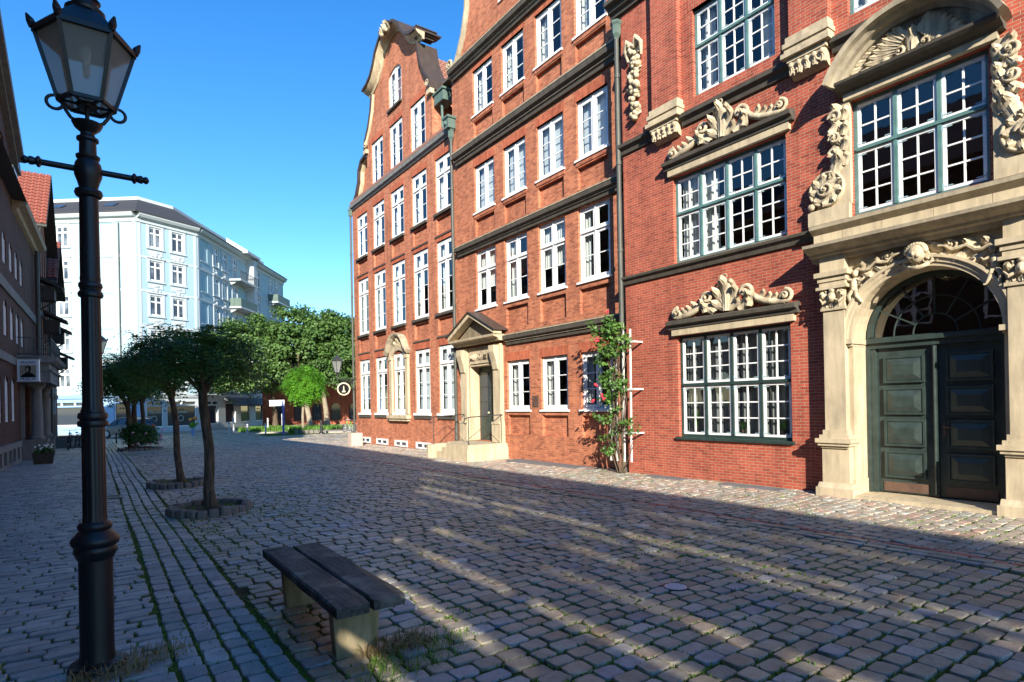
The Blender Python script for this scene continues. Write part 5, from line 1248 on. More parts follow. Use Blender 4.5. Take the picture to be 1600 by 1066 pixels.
for X, ln, wy, bl, tg in faces:
    hs = [(y-.55, y+.55, a, c, .14) for y in wy for a, c in fl]+[(y-.62, y+.62, a-.1, c+.1, .05, True) for y in bl for a, c in fl]
    if tg == 'r': hs += [(24.1-9.0, 24.1-7.9, a-.5, c, .14) for a, c in fl]
    k = MB(X); wall_grid(k, 0, 0, ln, 3.0, EV, hs); k.build('wall', M['blue_plaster'], HB)
    for q in hs:
        if len(q) == 5: window(HB, 0, *q[:4], 2, [(1.4, 0, 1), (.6, 0, 1)], M['white'], rec=.04, X=X, sub=(1,), fr=.06, cf=.045, mull=.06, gm='paleglass')
    k = MB(X)
    for h in hs:
        a, c, z0, z1 = h[:4]
        if len(h) == 5:
            k.box(-.06, .02, a-.22, a-.003, z0-.1, z1+.2); k.box(-.06, .02, c+.003, c+.22, z0-.1, z1+.2); k.box(-.05, .02, a-.003, c+.003, z1+.003, z1+.2)
            k.box(-.14, .02, a-.28, c+.28, z1+.2, z1+.32); k.box(-.12, .02, a-.26, c+.26, z0-.2, z0-.1)
            y = (a+c)/2; k.ball((-.06, y, z1+.5), (.08, .22, .2)); k.ball((-.05, y-.35, z1+.42), (.06, .16, .1)); k.ball((-.05, y+.35, z1+.42), (.06, .16, .1))
            k.box(-.04, .02, a-.1, c+.1, z0-.75, z0-.3); k.ball((-.05, y, z0-.5), (.05, .35, .12))
        else: k.box(-.05, .02, a-.2, c+.2, z0-.16, z0-.06)
    for a, c in fl[:-1]: k.box(-.03, .015, 0, ln, a-1.12, a-.92)
    for y in (.12, ln-.35): k.box(-.035, .02, y, y+.23, 3.4, EV-.5)
    k.build('stucco_trim', M['white_plaster'], HB)
    k = MB(X); k.py([(.02, EV-.75), (-.10, EV-.7), (-.12, EV-.4), (-.4, EV-.3), (-.55, EV-.1), (-.6, EV+.1), (.02, EV+.15)], 0, ln); k.build('eaves_cornice', M['white_plaster'], HB)
    # shop floor
    k = MB(X); sh = []
    if tg == 'l': sh = [(1.0, 2.4, -.1, 2.3), (3.6, 8.6, .35, 2.05), (9.4, 14, .35, 2.05)]
    if tg == 'm': sh = [(.35, 3.25, .05, 2.0), (3.55, 5.1, .05, 2.0)]
    if tg == 'r': sh = [(20.2, 22.6, .1, 2.0), (16, 18.5, .1, 2.2), (12, 14.6, .1, 2.2), (8, 10.4, .1, 2.2), (4, 6.2, .1, 2.2)]
    wall_grid(k, 0, 0, ln, -.7, 3.0, [(*q, .35) for q in sh]+[(a+.05, c-.05, d+.14, d+.42, .3) for a, c, b_, d in sh])
    k.build('shop_wall', M['white_plaster'] if tg != 'l' else M['blue_band'], HB)
    for a, c, z0, z1 in sh:
        k = MB(X); n = max(2, int((c-a)/1.1)); k.box(.1, .2, a, a+.09, z0, z1); k.box(.1, .2, c-.09, c, z0, z1); k.box(.1, .2, a+.09, c-.09, z0, z0+.1)
        k.m = 1; k.box(.16, .17, a+.09, c-.09, z0+.1, z1); k.m = 0
        for i in range(1, n): k.box(.05, .2, a+(c-a)*i/n-.06, a+(c-a)*i/n+.06, z1+.14, z1+.42)
        k.m = 1; k.box(.21, .22, a+.05, c-.05, z1+.14, z1+.42)
        sw = k.build('shop_window', [M['white'], M['farglass']], HB)
        if tg == 'm':
            mt = face_mtx(X @ Vector((.13, (a+c)/2, 1.42)), X.to_3x3() @ Vector((0, -1, 0)), (0, 0, 1)); text('Das', .16, mt @ Matrix.Translation((-.35, .2, 0)), M['gold_letter'], 'lettering', sw); text('KABELADEN', .22, mt, M['gold_letter'], 'lettering', sw)
            k = MB(X); y = (a+c)/2+.05; k.tube([(.14, y+.26*cos(i*.42), .85+.26*sin(i*.42)) for i in range(16)], .02, 5); k.tube([(.14, y+.75, 1.2), (.14, y+.2, 1.0)], .02, 5); k.build('emblem', M['white'], sw)
    k = MB(X); k.py([(.02, 2.75), (-.12, 2.8), (-.2, 3.0), (-.22, 3.12), (.02, 3.18)], 0, ln); k.box(-.05, .015, 0, ln, -.7, -.25); k.build('shop_cornice', M['white_plaster'] if tg != 'l' else M['blue_band'], HB)
    if tg == 'l':
        k = MB(X); k.tube([(-.1, 1.6, 3.2), (-.1, 1.6, EV-.8)], .06, 6); k.build('downpipe', M['zinc'], HB)
    if tg == 'r':
        for y0, y1, z, mt in ((24.1-11.6, 24.1-7.0, 15.8, 'iron'), (24.1-11.6, 24.1-7.0, 12.75, 'verdigris'), (24.1-23.0, 24.1-18.4, 15.3, 'verdigris')):
            k = MB(X); k.box(-1.3, .02, y0, y1, z, z+.2); k.py([(.02, z-.5), (-.9, z), (.02, z)], y0+.3, y0+.55); k.py([(.02, z-.5), (-.9, z), (.02, z)], y1-.55, y1-.3); bal = k.build('balcony', M['white_plaster'], HB)
            k = MB(X)
            if mt == 'verdigris': k.box(-1.28, -1.25, y0+.05, y1-.05, z+.22, z+1.1); k.box(-1.24, 0, y0+.05, y0+.08, z+.22, z+1.1); k.box(-1.24, 0, y1-.08, y1-.05, z+.22, z+1.1)
            else:
                for y in np.linspace(y0+.06, y1-.06, 24): k.bar((-1.26, y, z+.2), (-1.26, y, z+1.1), .03)
                k.bar((-1.26, y0+.05, z+1.1), (-1.26, y1-.05, z+1.1), .05, (1, 0, 0)); k.bar((-1.26, y1-.06, z+1.1), (0, y1-.06, z+1.1), .05); k.bar((-1.26, y0+.06, z+1.1), (0, y0+.06, z+1.1), .05)
            k.build('balcony_railing', M[mt], bal)
        k = MB(X); k.box(-.9, .05, 24.1-12.6, 24.1-11.7, 3.2, EV-.2); k.py([(-1.2, EV+.0), (-1.2, EV+.3), (1.2, EV+1.8), (1.2, EV)], 24.1-13.0, 24.1-9.3); k.build('corner_bay', M['white_plaster'], HB)
        k = MB(X); k.py([(-.05, 2.95), (-1.3, 2.05), (-1.3, 1.95), (-.05, 2.75)], 2.5, 19.2); k.build('awning', M['awning'], HB)
def inset(pts, d):
    out = []
    for i, p in enumerate(pts):
        ns = []
        for a, c in ((i-1, i), (i, i+1)):
            if a >= 0 and c < len(pts): t_ = (pts[c]-pts[a]).normalized(); ns.append(Vector((-t_.y, t_.x, 0)))
        n_ = sum(ns, Vector((0, 0, 0))).normalized(); out.append(p+n_*(d/n_.dot(ns[0])))
    return out
poly = [L_, A_, B_, C_]; z_ = lambda P, z: [Vector((p.x, p.y, z)) for p in P]
lev = [(-.62, EV+.02), (-.62, EV+.14)]+[(-.62+3.3*i/10+(0 if j else -.06), EV+.14+2.1*i/10+(.0 if j else -.02)) for i in range(1, 11) for j in (0, 1)]
k = MB(); R_ = [z_(inset(poly, d), z) for d, z in lev]; vs = [p for r in R_ for p in r]
k.add(vs, [(i*4+j, i*4+j+1, i*4+j+5, i*4+j+4) for i in range(len(R_)-1) for j in range(3)]); rf_ = k.build('roof', M['slate'], HB)
k = MB(); R_ = [z_(inset(poly, d), z) for d, z in ((2.60, EV+2.1), (2.60, EV+2.5), (2.85, EV+2.5), (2.85, EV+2.1))]; vs = [p for r in R_ for p in r]
k.add(vs, [(i*4+j, i*4+j+1, ((i+1) % 4)*4+j+1, ((i+1) % 4)*4+j) for i in range(4) for j in range(3)]); k.build('ridge_parapet', M['white_plaster'], rf_)
k = MB(); k.pz([(p.x, p.y) for p in inset(poly, 2.8)]+[(12, 96), (0, 92)], EV+2.0, EV+2.1); k.build('roof_deck', M['slate'], HB)
Xl_, ln_ = fm(L_, A_)
for y in (3.0, 8.0): k = MB(Xl_); k.obox((.9, y, EV+1.17), (.36, 0, .23), (0, .5, 0), (-.03, 0, .05)); k.build('skylight', M['farglass'], rf_)
# low brick house behind the trees
t = thing('brick_house', (22, 68, -.5), 'low red brick building with round-headed openings behind the trunks of the tall trees', 'building')
Xl, ln = fm(Vector((16.5, 74.5, 0)), Vector((36, 56, 0)))
k = MB(Xl); hs = [(y, y+1.3, .1, 2.1, .3) for y in np.arange(1, ln-2, 2.3)]
wall_grid(k, 0, 0, ln, -.7, 4.6, hs); [arch_fill(k, 0, q[0], q[1], 1.5, 2.1, .3) for q in hs]
k.build('wall', M['brick_far'], t); 
for q in hs: k = MB(Xl); k.box(.2, .25, q[0], q[1], q[2], q[3]); k.build('window', M['farglass'], t)
k = MB(Xl); k.add([(-.5, -.3, 4.4), (-.5, ln+.3, 4.4), (4, ln+.3, 7.6), (4, -.3, 7.6), (-.5, -.3, 4.6), (-.5, ln+.3, 4.6), (4, ln+.3, 7.8), (4, -.3, 7.8), ], [(0, 1, 2, 3), (7, 6, 5, 4), (0, 4, 5, 1), (2, 6, 7, 3), (1, 5, 6, 2), (0, 3, 7, 4)]); k.build('roof', M['tile_red'], t)

# pavement, lawn and kerbs on the square
k = MB(); k.pz([(-9.9, 71.6), (2.9, 60.6), (9.4, 63.5), (8.2, 57.6), (12.2, 53.2), (15.2, 49.0), (22, 43.5), (34, 35), (44, 48), (30, 90), (9.3, 66), (3.4, 63)], -.62, -.40); tag(k.build('pavement', M['pavement']), kind='structure')
k = MB(); k.pz([(10.4, 57.2), (13.4, 53.6), (17.8, 51.2), (19.2, 53.0), (15.2, 58.6), (11.8, 59.4)], -.41, -.36); tag(k.build('lawn_bed', M['soil']), kind='structure')
sp = []
while len(sp) < 3800:
    x, y = random.uniform(10.4, 19), random.uniform(51.5, 59); 
    if abs((x-14.6)*.62+(y-55.3)*.78) < 2.6 and abs((x-14.6)*.78-(y-55.3)*.62) < 4.2: sp.append((x, y, -.38))
for i in range(900): a, q = random.random()*6.3, sqrt(random.random())*1.2; sp.append((14.5+q*cos(a), 50.9+q*sin(a)*.8, -.48))
Q, T = blades(sp, .42, .10, .9); tag(leaf_mesh('grass', Q, T, M['lawn']), 'bright green uncut grass around the foot of the ball-headed tree', 'grass', kind='stuff')
k = MB()
for i in range(7): k.box(13.55+.33*i, 13.83+.33*i, 49.85-.2*i, 50.0-.2*i, -.55, -.22)
tag(k.build('bed_edging', M['kerbstone']), 'row of low pale edging stones at the foot of the ball-headed tree', 'edging')

# ================================================================== street lamps
def lamp(loc, label):
    t = thing('street_lamp', loc, label, 'street lamp', 'old gas-style street lamps'); o = Vector(loc); c = tuple(o)
    k = MB(); k.lathe([(.155, 0), (.16, .02), (.15, .045), (.100, .06), (.093, .12), (.093, .70)], 28, c)
    k.lathe([(.093, .70), (.104, .715), (.112, .74), (.118, .75), (.118, .775), (.112, .785), (.128, .80), (.134, .82), (.130, .84), (.112, .86), (.10, .875), (.085, .89), (.092, .90), (.095, .92), (.088, .935), (.074, .945)], 28, c)
    k.build('base', M['black'], t, smooth=35)
    for pr, f_ in (([(.068, .945), (.066, 1.0), (.064, 1.55)], (.98, 1.53)), ([(.062, 1.66), (.057, 1.7), (.053, 2.38)], (1.7, 2.36)), ([(.057, 2.50), (.055, 2.52), (.052, 3.02)], (2.53, 3.0))):
        k = MB(); k.lathe(pr, 72, c, 12, f_); k.build('shaft', M['black'], t, smooth=35)
    k = MB()
    k.lathe([(.066, 1.55), (.082, 1.555), (.086, 1.57), (.082, 1.588), (.07, 1.594), (.072, 1.60), (.08, 1.605), (.083, 1.622), (.078, 1.64), (.066, 1.645), (.066, 1.66)], 28, c); k.build('collar', M['black'], t, smooth=35); k = MB()
    k.lathe([(.056, 2.38), (.066, 2.385), (.07, 2.40), (.066, 2.415), (.057, 2.425), (.06, 2.44), (.066, 2.45), (.064, 2.47), (.055, 2.48), (.057, 2.50)], 28, c); k.build('collar', M['black'], t, smooth=35); k = MB()
    k.lathe([(.052, 3.02), (.07, 3.03), (.078, 3.05), (.072, 3.07), (.05, 3.08), (.06, 3.12), (.074, 3.16), (.078, 3.20), (.07, 3.24), (.055, 3.265), (.064, 3.275), (.066, 3.29), (.048, 3.30), (.046, 3.38), (.06, 3.39), (.06, 3.405), (.04, 3.42), (.038, 3.44), (.07, 3.47), (.085, 3.50), (.03, 3.515), (.012, 3.53), (.012, 3.60)], 28, c)
    k.build('collar', M['black'], t, smooth=35)
    z = 3.20
    for s in (-1, 1):
        k = MB(); k.tube([o+Vector((s*.06, 0, z)), o+Vector((s*.26, .005*s, z))], .019, 10)
        k.tube([o+Vector((s*x, .005*s, z)) for x in (.235, .245, .255, .265, .28, .295, .30, .315, .325, .335)], [.02, .034, .034, .02, .026, .026, .018, .025, .022, .006], 10); k.build('ladder_bar', M['black'], t, smooth=50)
    for s in (-1, 1):
        k = MB(); P = lambda x, zz: o+Vector((s*x, 0, zz))
        k.tube([P(.04, 3.50), P(.085, 3.52), P(.11, 3.56), P(.125, 3.60), P(.14, 3.63)], .011, 8)
        k.tube([P(.165+.042*cos(a), 3.595+.042*sin(a)) for a in np.linspace(1.5, -4.4, 18)], .010, 8); k.ball(P(.14, 3.635), .022); k.build('bracket', M['black'], t, smooth=60)
    # six-sided lantern
    rb, rt_, zb, zt = .150, .262, 3.62, 4.02; hx = lambda r, i, zz: o+Vector((r*cos(pi/3*i), r*sin(pi/3*i), zz))
    k = MB()
    for i in range(6):
        k.bar(hx(rb, i, zb), hx(rt_, i, zt), .022); k.bar(hx(rb, i, zb), hx(rb, i+1, zb), .022); k.bar(hx(rt_, i, zt), hx(rt_, i+1, zt), .03)
        k.bar(hx(rb, i, zb), hx(.05, i, zb-.004), .014)
    k.lathe([(.055, zb-.02), (.06, zb), (.05, zb+.02)], 16, c)
    fr = k.build('lantern_frame', M['black'], t)
    k = MB()
    for i in range(6): k.quad(hx(rb-.004, i, zb), hx(rb-.004, i+1, zb), hx(rt_-.006, i+1, zt), hx(rt_-.006, i, zt))
    k.add([hx(rb-.01, i, zb+.004) for i in range(6)], [(0, 1, 2, 3, 4, 5)]); k.build('lantern_glass', M['lantern'], fr, fix=False)
    k = MB(); k.tube([o+Vector((0, 0, 3.98)), o+Vector((0, 0, 3.92))], [.03, .03], 10); k.tube([o+Vector((0, 0, 3.92)), o+Vector((0, 0, 3.80))], [.022, .018], 10); k.build('bulb', M['white'], fr, smooth=60)
    k = MB(); rings = [(rt_+.015, zt+.0), (rt_+.012, zt+.02), (.20, zt+.10), (.105, zt+.185)]
    vs = [hx(r, i, zz) for r, zz in rings for i in range(6)]; k.add(vs, [(a*6+i, a*6+(i+1) % 6, a*6+6+(i+1) % 6, a*6+6+i) for a in range(3) for i in range(6)]+[tuple(range(5, -1, -1)), tuple(range(18, 24))])
    k.lathe([(.105, zt+.18), (.11, zt+.20), (.075, zt+.225), (.07, zt+.26), (.085, zt+.27), (.06, zt+.29), (.03, zt+.31), (.035, zt+.33), (.05, zt+.35), (.045, zt+.38), (.018, zt+.40), (.008, zt+.46)], 18, c)
    for i in range(6):
        p = hx(rt_+.005, i, zt+.01); d = (hx(1, i, 0)-hx(0, i, 0)).normalized(); k.tube([p, p+d*.012+Vector((0, 0, .04)), p+d*.03+Vector((0, 0, .075))], [.02, .022, .006], 6); k.ball(p+d*.008+Vector((0, 0, .03)), .024, 7, 5)
    k.build('lantern_roof', M['black'], t, smooth=30)
    return t
l0 = lamp((0, 4.65, 0), 'big black cast iron lamp post in the foreground, nearest to the viewer')
c_ = copy_tree(l0); c_.location = (.14, 22.9, gz(22.9)); c_['label'] = 'distant black lamp post almost hidden behind the foreground lamp post'

# ================================================================== bench
t = thing('park_bench', (1.42, 4.5, 0), 'low backless bench of two dark weathered planks on stout concrete feet', 'bench')
def slab(x0, x1, y0, y1, z0, z1):
    k = MB(); b = .012; n = 14; secs = []
    for i in range(n+1):
        y = y0+(y1-y0)*i/n; e = [random.uniform(-.004, .004) for _ in range(4)]; q = b if i in (0, n) else 0
        secs += [(x0+e[0]+q, y, z0+b), (x0+b, y, z0), (x1-b, y, z0), (x1+e[1]-q, y, z0+b), (x1+e[1]-q, y, z1-b), (x1-b, y, z1+e[2]*.6-q), (x0+b, y, z1+e[3]*.6-q), (x0+e[0]+q, y, z1-b)]
    k.add(secs, [(i*8+j, i*8+(j+1) % 8, i*8+8+(j+1) % 8, i*8+8+j) for i in range(n) for j in range(8)]+[tuple(range(8)), tuple(range(n*8, n*8+8))]); return k
slab(1.175, 1.405, 3.54, 5.46, .355, .43).build('plank', M['bench'], t, smooth=35); slab(1.422, 1.655, 3.56, 5.43, .352, .427).build('plank', M['bench'], t, smooth=35)
for y in (3.88, 5.10):
    k = MB(); pr = []
    for zz, q, yo in ((-.04, .84, 0), (.02, .86, 0), (.10, .9, .0), (.25, .97, .0), (.354, 1.0, .0)):
        pr += [(1.42+.165*q*u, y+.085*q*v, zz) for u, v in ((-1, -.55), (-.8, -.85), (-.4, -1.0), (.4, -1.0), (.8, -.85), (1, -.55), (1, .55), (.8, .85), (.4, 1), (-.4, 1), (-.8, .85), (-1, .55))]
    k.add(pr, [(a*12+i, a*12+(i+1) % 12, a*12+12+(i+1) % 12, a*12+12+i) for a in range(4) for i in range(12)]+[tuple(range(12)), tuple(range(48, 60))]); k.build('foot', M['concrete'], t, smooth=50)

# ================================================================== climbing rose on a white trellis at the corner pipe
t = thing('trellis', (10.05, 9.75, 0), 'white wooden trellis carrying the climbing rose against the brick corner', 'trellis')
k = MB()
for y, z1 in ((9.40, 3.3), (9.62, 3.45), (9.85, 3.2), (10.05, 2.9)): k = MB(); k.bar((10.02, y, .25), (10.05, y, z1), .035); k.build('upright', M['trellis'], t)
for z in (.92, 1.92, 3.0): k = MB(); k.bar((10.0, 9.22, z), (10.03, 10.1, z), .045); k.bar((10.0, 9.25, z), (10.28, 9.25, z), .035); k.build('crossbar', M['trellis'], t)
t = thing('climbing_rose', (10.0, 9.8, 0), 'climbing rose with red blossoms growing up the white trellis by the rain pipe', 'climbing plant')
parts_ = [((9.85, 9.75, 3.45), (.18, .28, .30), 34, 26), ((9.9, 10.05, 3.2), (.18, .32, .5), 44, 28), ((9.9, 9.72, 2.95), (.18, .38, .30), 44, 28), ((9.95, 10.1, 2.5), (.15, .25, .5), 34, 26), ((9.95, 9.85, 2.05), (.15, .4, .3), 44, 26), ((9.9, 10.15, 1.5), (.15, .24, .4), 26, 24), ((9.92, 9.85, 1.2), (.12, .25, .4), 22, 22), ((9.92, 10.0, .65), (.14, .28, .3), 22, 20), ((9.85, 9.25, 1.05), (.1, .22, .22), 14, 18), ((9.85, 10.5, 3.3), (.1, .22, .3), 12, 14)]
QT = [clumps(c, r, int(n*.5), int(p*.68), .12, .08, -1) for c, r, n, p in parts_]; leaf_mesh('foliage', np.concatenate([q for q, _ in QT]), np.concatenate([q for _, q in QT]), M['lf_rose'], t)
k = MB(); rr = random.Random(9)
for i in range(9):
    y = 9.75+rr.uniform(-.12, .15); k.tube([(10.05, y, -.03), (9.95, y+rr.uniform(-.2, .3), .8), (9.98, y+rr.uniform(-.25, .35), 1.7), (9.95, y+rr.uniform(-.3, .4), 2.6), (9.9, y+rr.uniform(-.3, .4), 3.4)], [.016, .013, .011, .008, .004], 5)
k.tube([(10.0, 9.6, .1), (9.9, 9.2, .7), (9.85, 8.98, 1.0)], [.012, .009, .004], 5); k.build('stem', M['bark'], t)
k = MB()
for p in ((9.70, 9.98, 1.80), (9.69, 9.93, 1.72), (9.70, 10.28, 1.66), (9.72, 9.8, 3.72), (9.72, 10.15, 3.1), (9.75, 10.25, 2.05)):
    for j in range(4): k.ball(Vector(p)+Vector((rr.uniform(-.03, .03), rr.uniform(-.04, .04), rr.uniform(-.03, .03))), rr.uniform(.02, .036), 7, 5)
k.build('blossom', M['flower_red'], t)

# ================================================================== small things in the street
for i, (x, y, hh_) in enumerate(((9.04, 52.6, 1.0), (10.1, 50.95, .85), (11.4, 50.6, .85), (9.9, 55.5, 1.35), (12.6, 55.0, 1.2), (15.2, 60.5, 1.5))):
    z = -.45; lab = ['slim pale steel bollard at the left end of the line, nearest the dark tree trunk', 'pale steel bollard second from the left along the sunlit pavement', 'pale steel bollard nearest to the blue sign post', 'taller pale bollard behind the line, in front of the dark awning', 'pale bollard standing in the grass behind the others', 'pale post in the grass left of the ball-headed tree, under its branches'][i]
    t = thing('bollard', (x, y, z), lab, 'bollard', 'pale bollards on the square'); k = MB(); k.lathe([(.07, 0), (.07, hh_-.1), (.078, hh_-.09), (.078, hh_-.05), (.06, hh_)], 12, (x, y, z)); k.build('post', M['rim'], t, smooth=40)
    k = MB(); k.lathe([(.074, hh_-.25), (.074, hh_-.18)], 12, (x, y, z)); k.build('band', M['white'], t)
t = thing('bollard', (14.7, 46.7, -.47), 'black cast iron bollard with a wide foot in front of the leaning trunk', 'bollard'); k = MB(); k.lathe([(.10, .12), (.09, .9), (.11, .92), (.11, .98), (.06, 1.05)], 14, (14.7, 46.7, -.47)); k.build('post', M['black'], t, smooth=40); k = MB(); k.lathe([(.26, 0), (.24, .08), (.13, .14)], 14, (14.7, 46.7, -.47)); k.build('foot', M['black'], t, smooth=40)
t = thing('sign_post', (12.03, 47.55, -.47), 'blue metal post carrying a blank white sign board left of the bright green ball-headed tree', 'sign'); k = MB(); k.tube([(12.03, 47.55, -.47), (12.03, 47.55, 2.2)], .085, 12); k.build('pole', M['blue_post'], t, smooth=60)
X = face_mtx((11.62, 47.8, 2.02), (.815, -.58, 0), (0, 0, 1)); k = MB(X); k.box(-.55, .6, -.20, .20, -.03, .03); k.box(-.57, .62, .2, .23, -.04, .04); k.box(-.57, .62, -.23, -.2, -.04, .04); k.build('board', M['sign_white'], t)
# flower tub
t = thing('flower_tub', (6.66, 54.4, -.5), 'tall slim blue tub with orange flowers at the edge of the far pavement', 'flower tub'); k = MB(); k.lathe([(.10, 0), (.12, .1), (.15, .65), (.17, .68), (.15, .70)], 14, (6.66, 54.4, -.5)); k.build('tub', M['blue_band'], t, smooth=40)
Q, T = clumps((6.66, 54.4, .42), (.26, .26, .26), 12, 18, .16, .14, -1); leaf_mesh('foliage', Q, T, M['lf_ball'], t)
k = MB(); [k.ball((6.66+random.uniform(-.3, .3), 54.3+random.uniform(-.3, .3), .85+random.uniform(-.1, .2)), .09, 7, 5) for _ in range(9)]; k.build('blossom', M['flower_orange'], t)
# flower box at the entrance
x, y = -1.42, 26.1; z = gz(y); t = thing('flower_box', (x, y, z), 'mossy stone trough with white flowers at the foot of the shaded columns', 'flower box')
k = MB(); k.add([(x+u*.30*q, y+v*.24*q, z+zz) for zz, q in ((0, .85), (.36, 1), (.40, 1.02), (.40, .9), (.34, .88)) for u, v in ((-1, -1), (1, -1), (1, 1), (-1, 1))], [(a*4+i, a*4+(i+1) % 4, a*4+4+(i+1) % 4, a*4+4+i) for a in range(4) for i in range(4)]+[(0, 3, 2, 1), (16, 17, 18, 19)]); k.build('trough', M['soil'], t)
Q, T = clumps((x, y, z+.46), (.26, .22, .14), 30, 20, .1, .08, -1); leaf_mesh('foliage', Q, T, M['lf_shrub'], t)
k = MB(); [k.ball((x+random.uniform(-.25, .25), y-.1+random.uniform(-.15, .15), z+.56+random.uniform(-.05, .1)), .035, 6, 4) for _ in range(14)]; k.build('blossom', M['flower_white'], t)
# pink granite block, hanging emblem and wall lantern at the corner of the far house
t = thing('granite_block', (9.72, 26.0, -.14), 'squat pink granite block at the corner of the curved gable house', 'stone block'); k = MB(); k.add([(9.72+u*.27*q, 26.0+v*.25*q, zz) for zz, q in ((-.2, 1), (.40, .97), (.44, .92)) for u, v in ((-1, -.9), (-.9, -1), (.9, -1), (1, -.9), (1, .9), (.9, 1), (-.9, 1), (-1, .9))], [(a*8+i, a*8+(i+1) % 8, a*8+8+(i+1) % 8, a*8+8+i) for a in (0, 1) for i in range(8)]+[tuple(range(16, 24))]); k.build('block', M['granite'], t, smooth=30)
t = thing('wall_lantern', (10.6, 28.2, 3.0), 'small lantern standing on a scrolled iron arm at the corner of the curved gable house', 'lantern')
k = MB(); k.tube([(10.65, 28.22, 2.98), (9.68, 28.1, 2.98)], .025, 8); k.tube([(10.6, 28.2, 2.4), (10.3, 28.17, 2.75), (9.95, 28.13, 2.95)], .018, 6)
for cx_ in (10.35, 10.05): k.tube([(cx_+.10*cos(a)*(1-a/14), 28.15, 2.84+.10*sin(a)*(1-a/14)) for a in np.linspace(0, 9, 22)], .012, 5)
k.tube([(9.67, 28.1, 2.9), (9.67, 28.1, 3.2)], .03, 8); k.build('arm', M['iron'], t, smooth=60)
hx = lambda r, i, zz: Vector((9.67+r*cos(pi/3*i), 28.1+r*sin(pi/3*i), zz)); k = MB()
for i in range(6): k.bar(hx(.12, i, 3.3), hx(.27, i, 3.86), .02); k.bar(hx(.12, i, 3.3), hx(.12, i+1, 3.3), .02); k.bar(hx(.27, i, 3.86), hx(.27, i+1, 3.86), .025)
k.lathe([(.29, 3.87), (.2, 3.98), (.08, 4.06), (.03, 4.12), (.02, 4.2)], 6, (9.67, 28.1, 0)); k.lathe([(.04, 3.18), (.1, 3.29), (.05, 3.31)], 8, (9.67, 28.1, 0)); fr = k.build('lantern_frame', M['iron'], t)
k = MB(); [k.quad(hx(.115, i, 3.3), hx(.115, i+1, 3.3), hx(.262, i+1, 3.86), hx(.262, i, 3.86)) for i in range(6)]; k.build('lantern_glass', M['lantern'], fr, fix=False)
t = thing('hanging_sign', (9.95, 28.05, 2.55), 'round black hanging sign with a golden ring and a golden tower emblem', 'sign')
X = face_mtx((9.93, 28.0, 2.50), (.94, -.33, 0), (0, 0, 1)); k = MB(X); k.lathe([(.29, -.02), (.29, .02)], 28); k.build('disc', M['sign_dark'], t, smooth=30)
k = MB(X); k.tube([(.28*cos(a), .28*sin(a), 0) for a in np.linspace(0, 2*pi, 30)], .04, 6); k.build('rim', M['emblem'], t, smooth=60)
k = MB(X); k.pz([(-.09, -.15), (.09, -.15), (.07, -.10), (.025, -.08), (.018, .10), (.0, .17), (-.018, .10), (-.025, -.08), (-.07, -.10)], .02, .035); k.build('tower_emblem', M['emblem'], t)
k = MB(X); k.tube([(-.1, .29, 0), (-.1, .46, 0)], .008, 5); k.tube([(.1, .29, 0), (.1, .46, 0)], .008, 5); k.build('hanger', M['iron'], t)
# covers in the paving
t = thing('valve_cover', (4.16, 3.41, .004), 'small round steel cover set among the setts in the middle of the street', 'manhole cover'); k = MB(); k.lathe([(.112, -.02), (.112, .006), (.104, .012), (.098, .008)], 28, (4.16, 3.41, .0)); k.build('frame', M['iron'], t)
k = MB(); k.lathe([(.097, -.01), (.097, .009), (.02, .011)], 28, (4.16, 3.41, 0))
for a in range(-3, 4):
    for b_ in range(-3, 4):
        if a*a+b_*b_ < 9.5: k.ball((4.16+a*.026, 3.41+b_*.026, .011), (.009, .009, .004), 6, 4)
k.build('lid', M['rim'], t)
t = thing('drain_grate', (.2, 14.2, gz(14.2)), 'square iron drain grate beside the row of gutter setts', 'drain'); z = gz(14.2)+.006; k = MB()
for a, b_, c, d in ((-.04, .0, 13.95, 14.45), (.42, .46, 13.95, 14.45), (0, .42, 13.95, 14.0), (0, .42, 14.40, 14.45)): k.box(a, b_, c, d, z-.05, z+.01)
k.build('frame', M['iron'], t); k = MB(); [k.box(.0, .42, 14.02+.052*i, 14.05+.052*i, z-.05, z+.006) for i in range(7)]; k.m = 0; k.build('grate', M['iron'], t)
for i, (x0, x1, y0, y1) in enumerate(((9.86, 10.16, 5.75, 7.0), (9.9, 10.16, 7.9, 8.9), (10.0, 10.5, 11.3, 14.4))):
    k = MB(); k.box(x0, x1, y0, y1, gz(y0)-.05, gz(y0)+.018); tag(k.build('paving_slab', M['slab']), kind='structure')

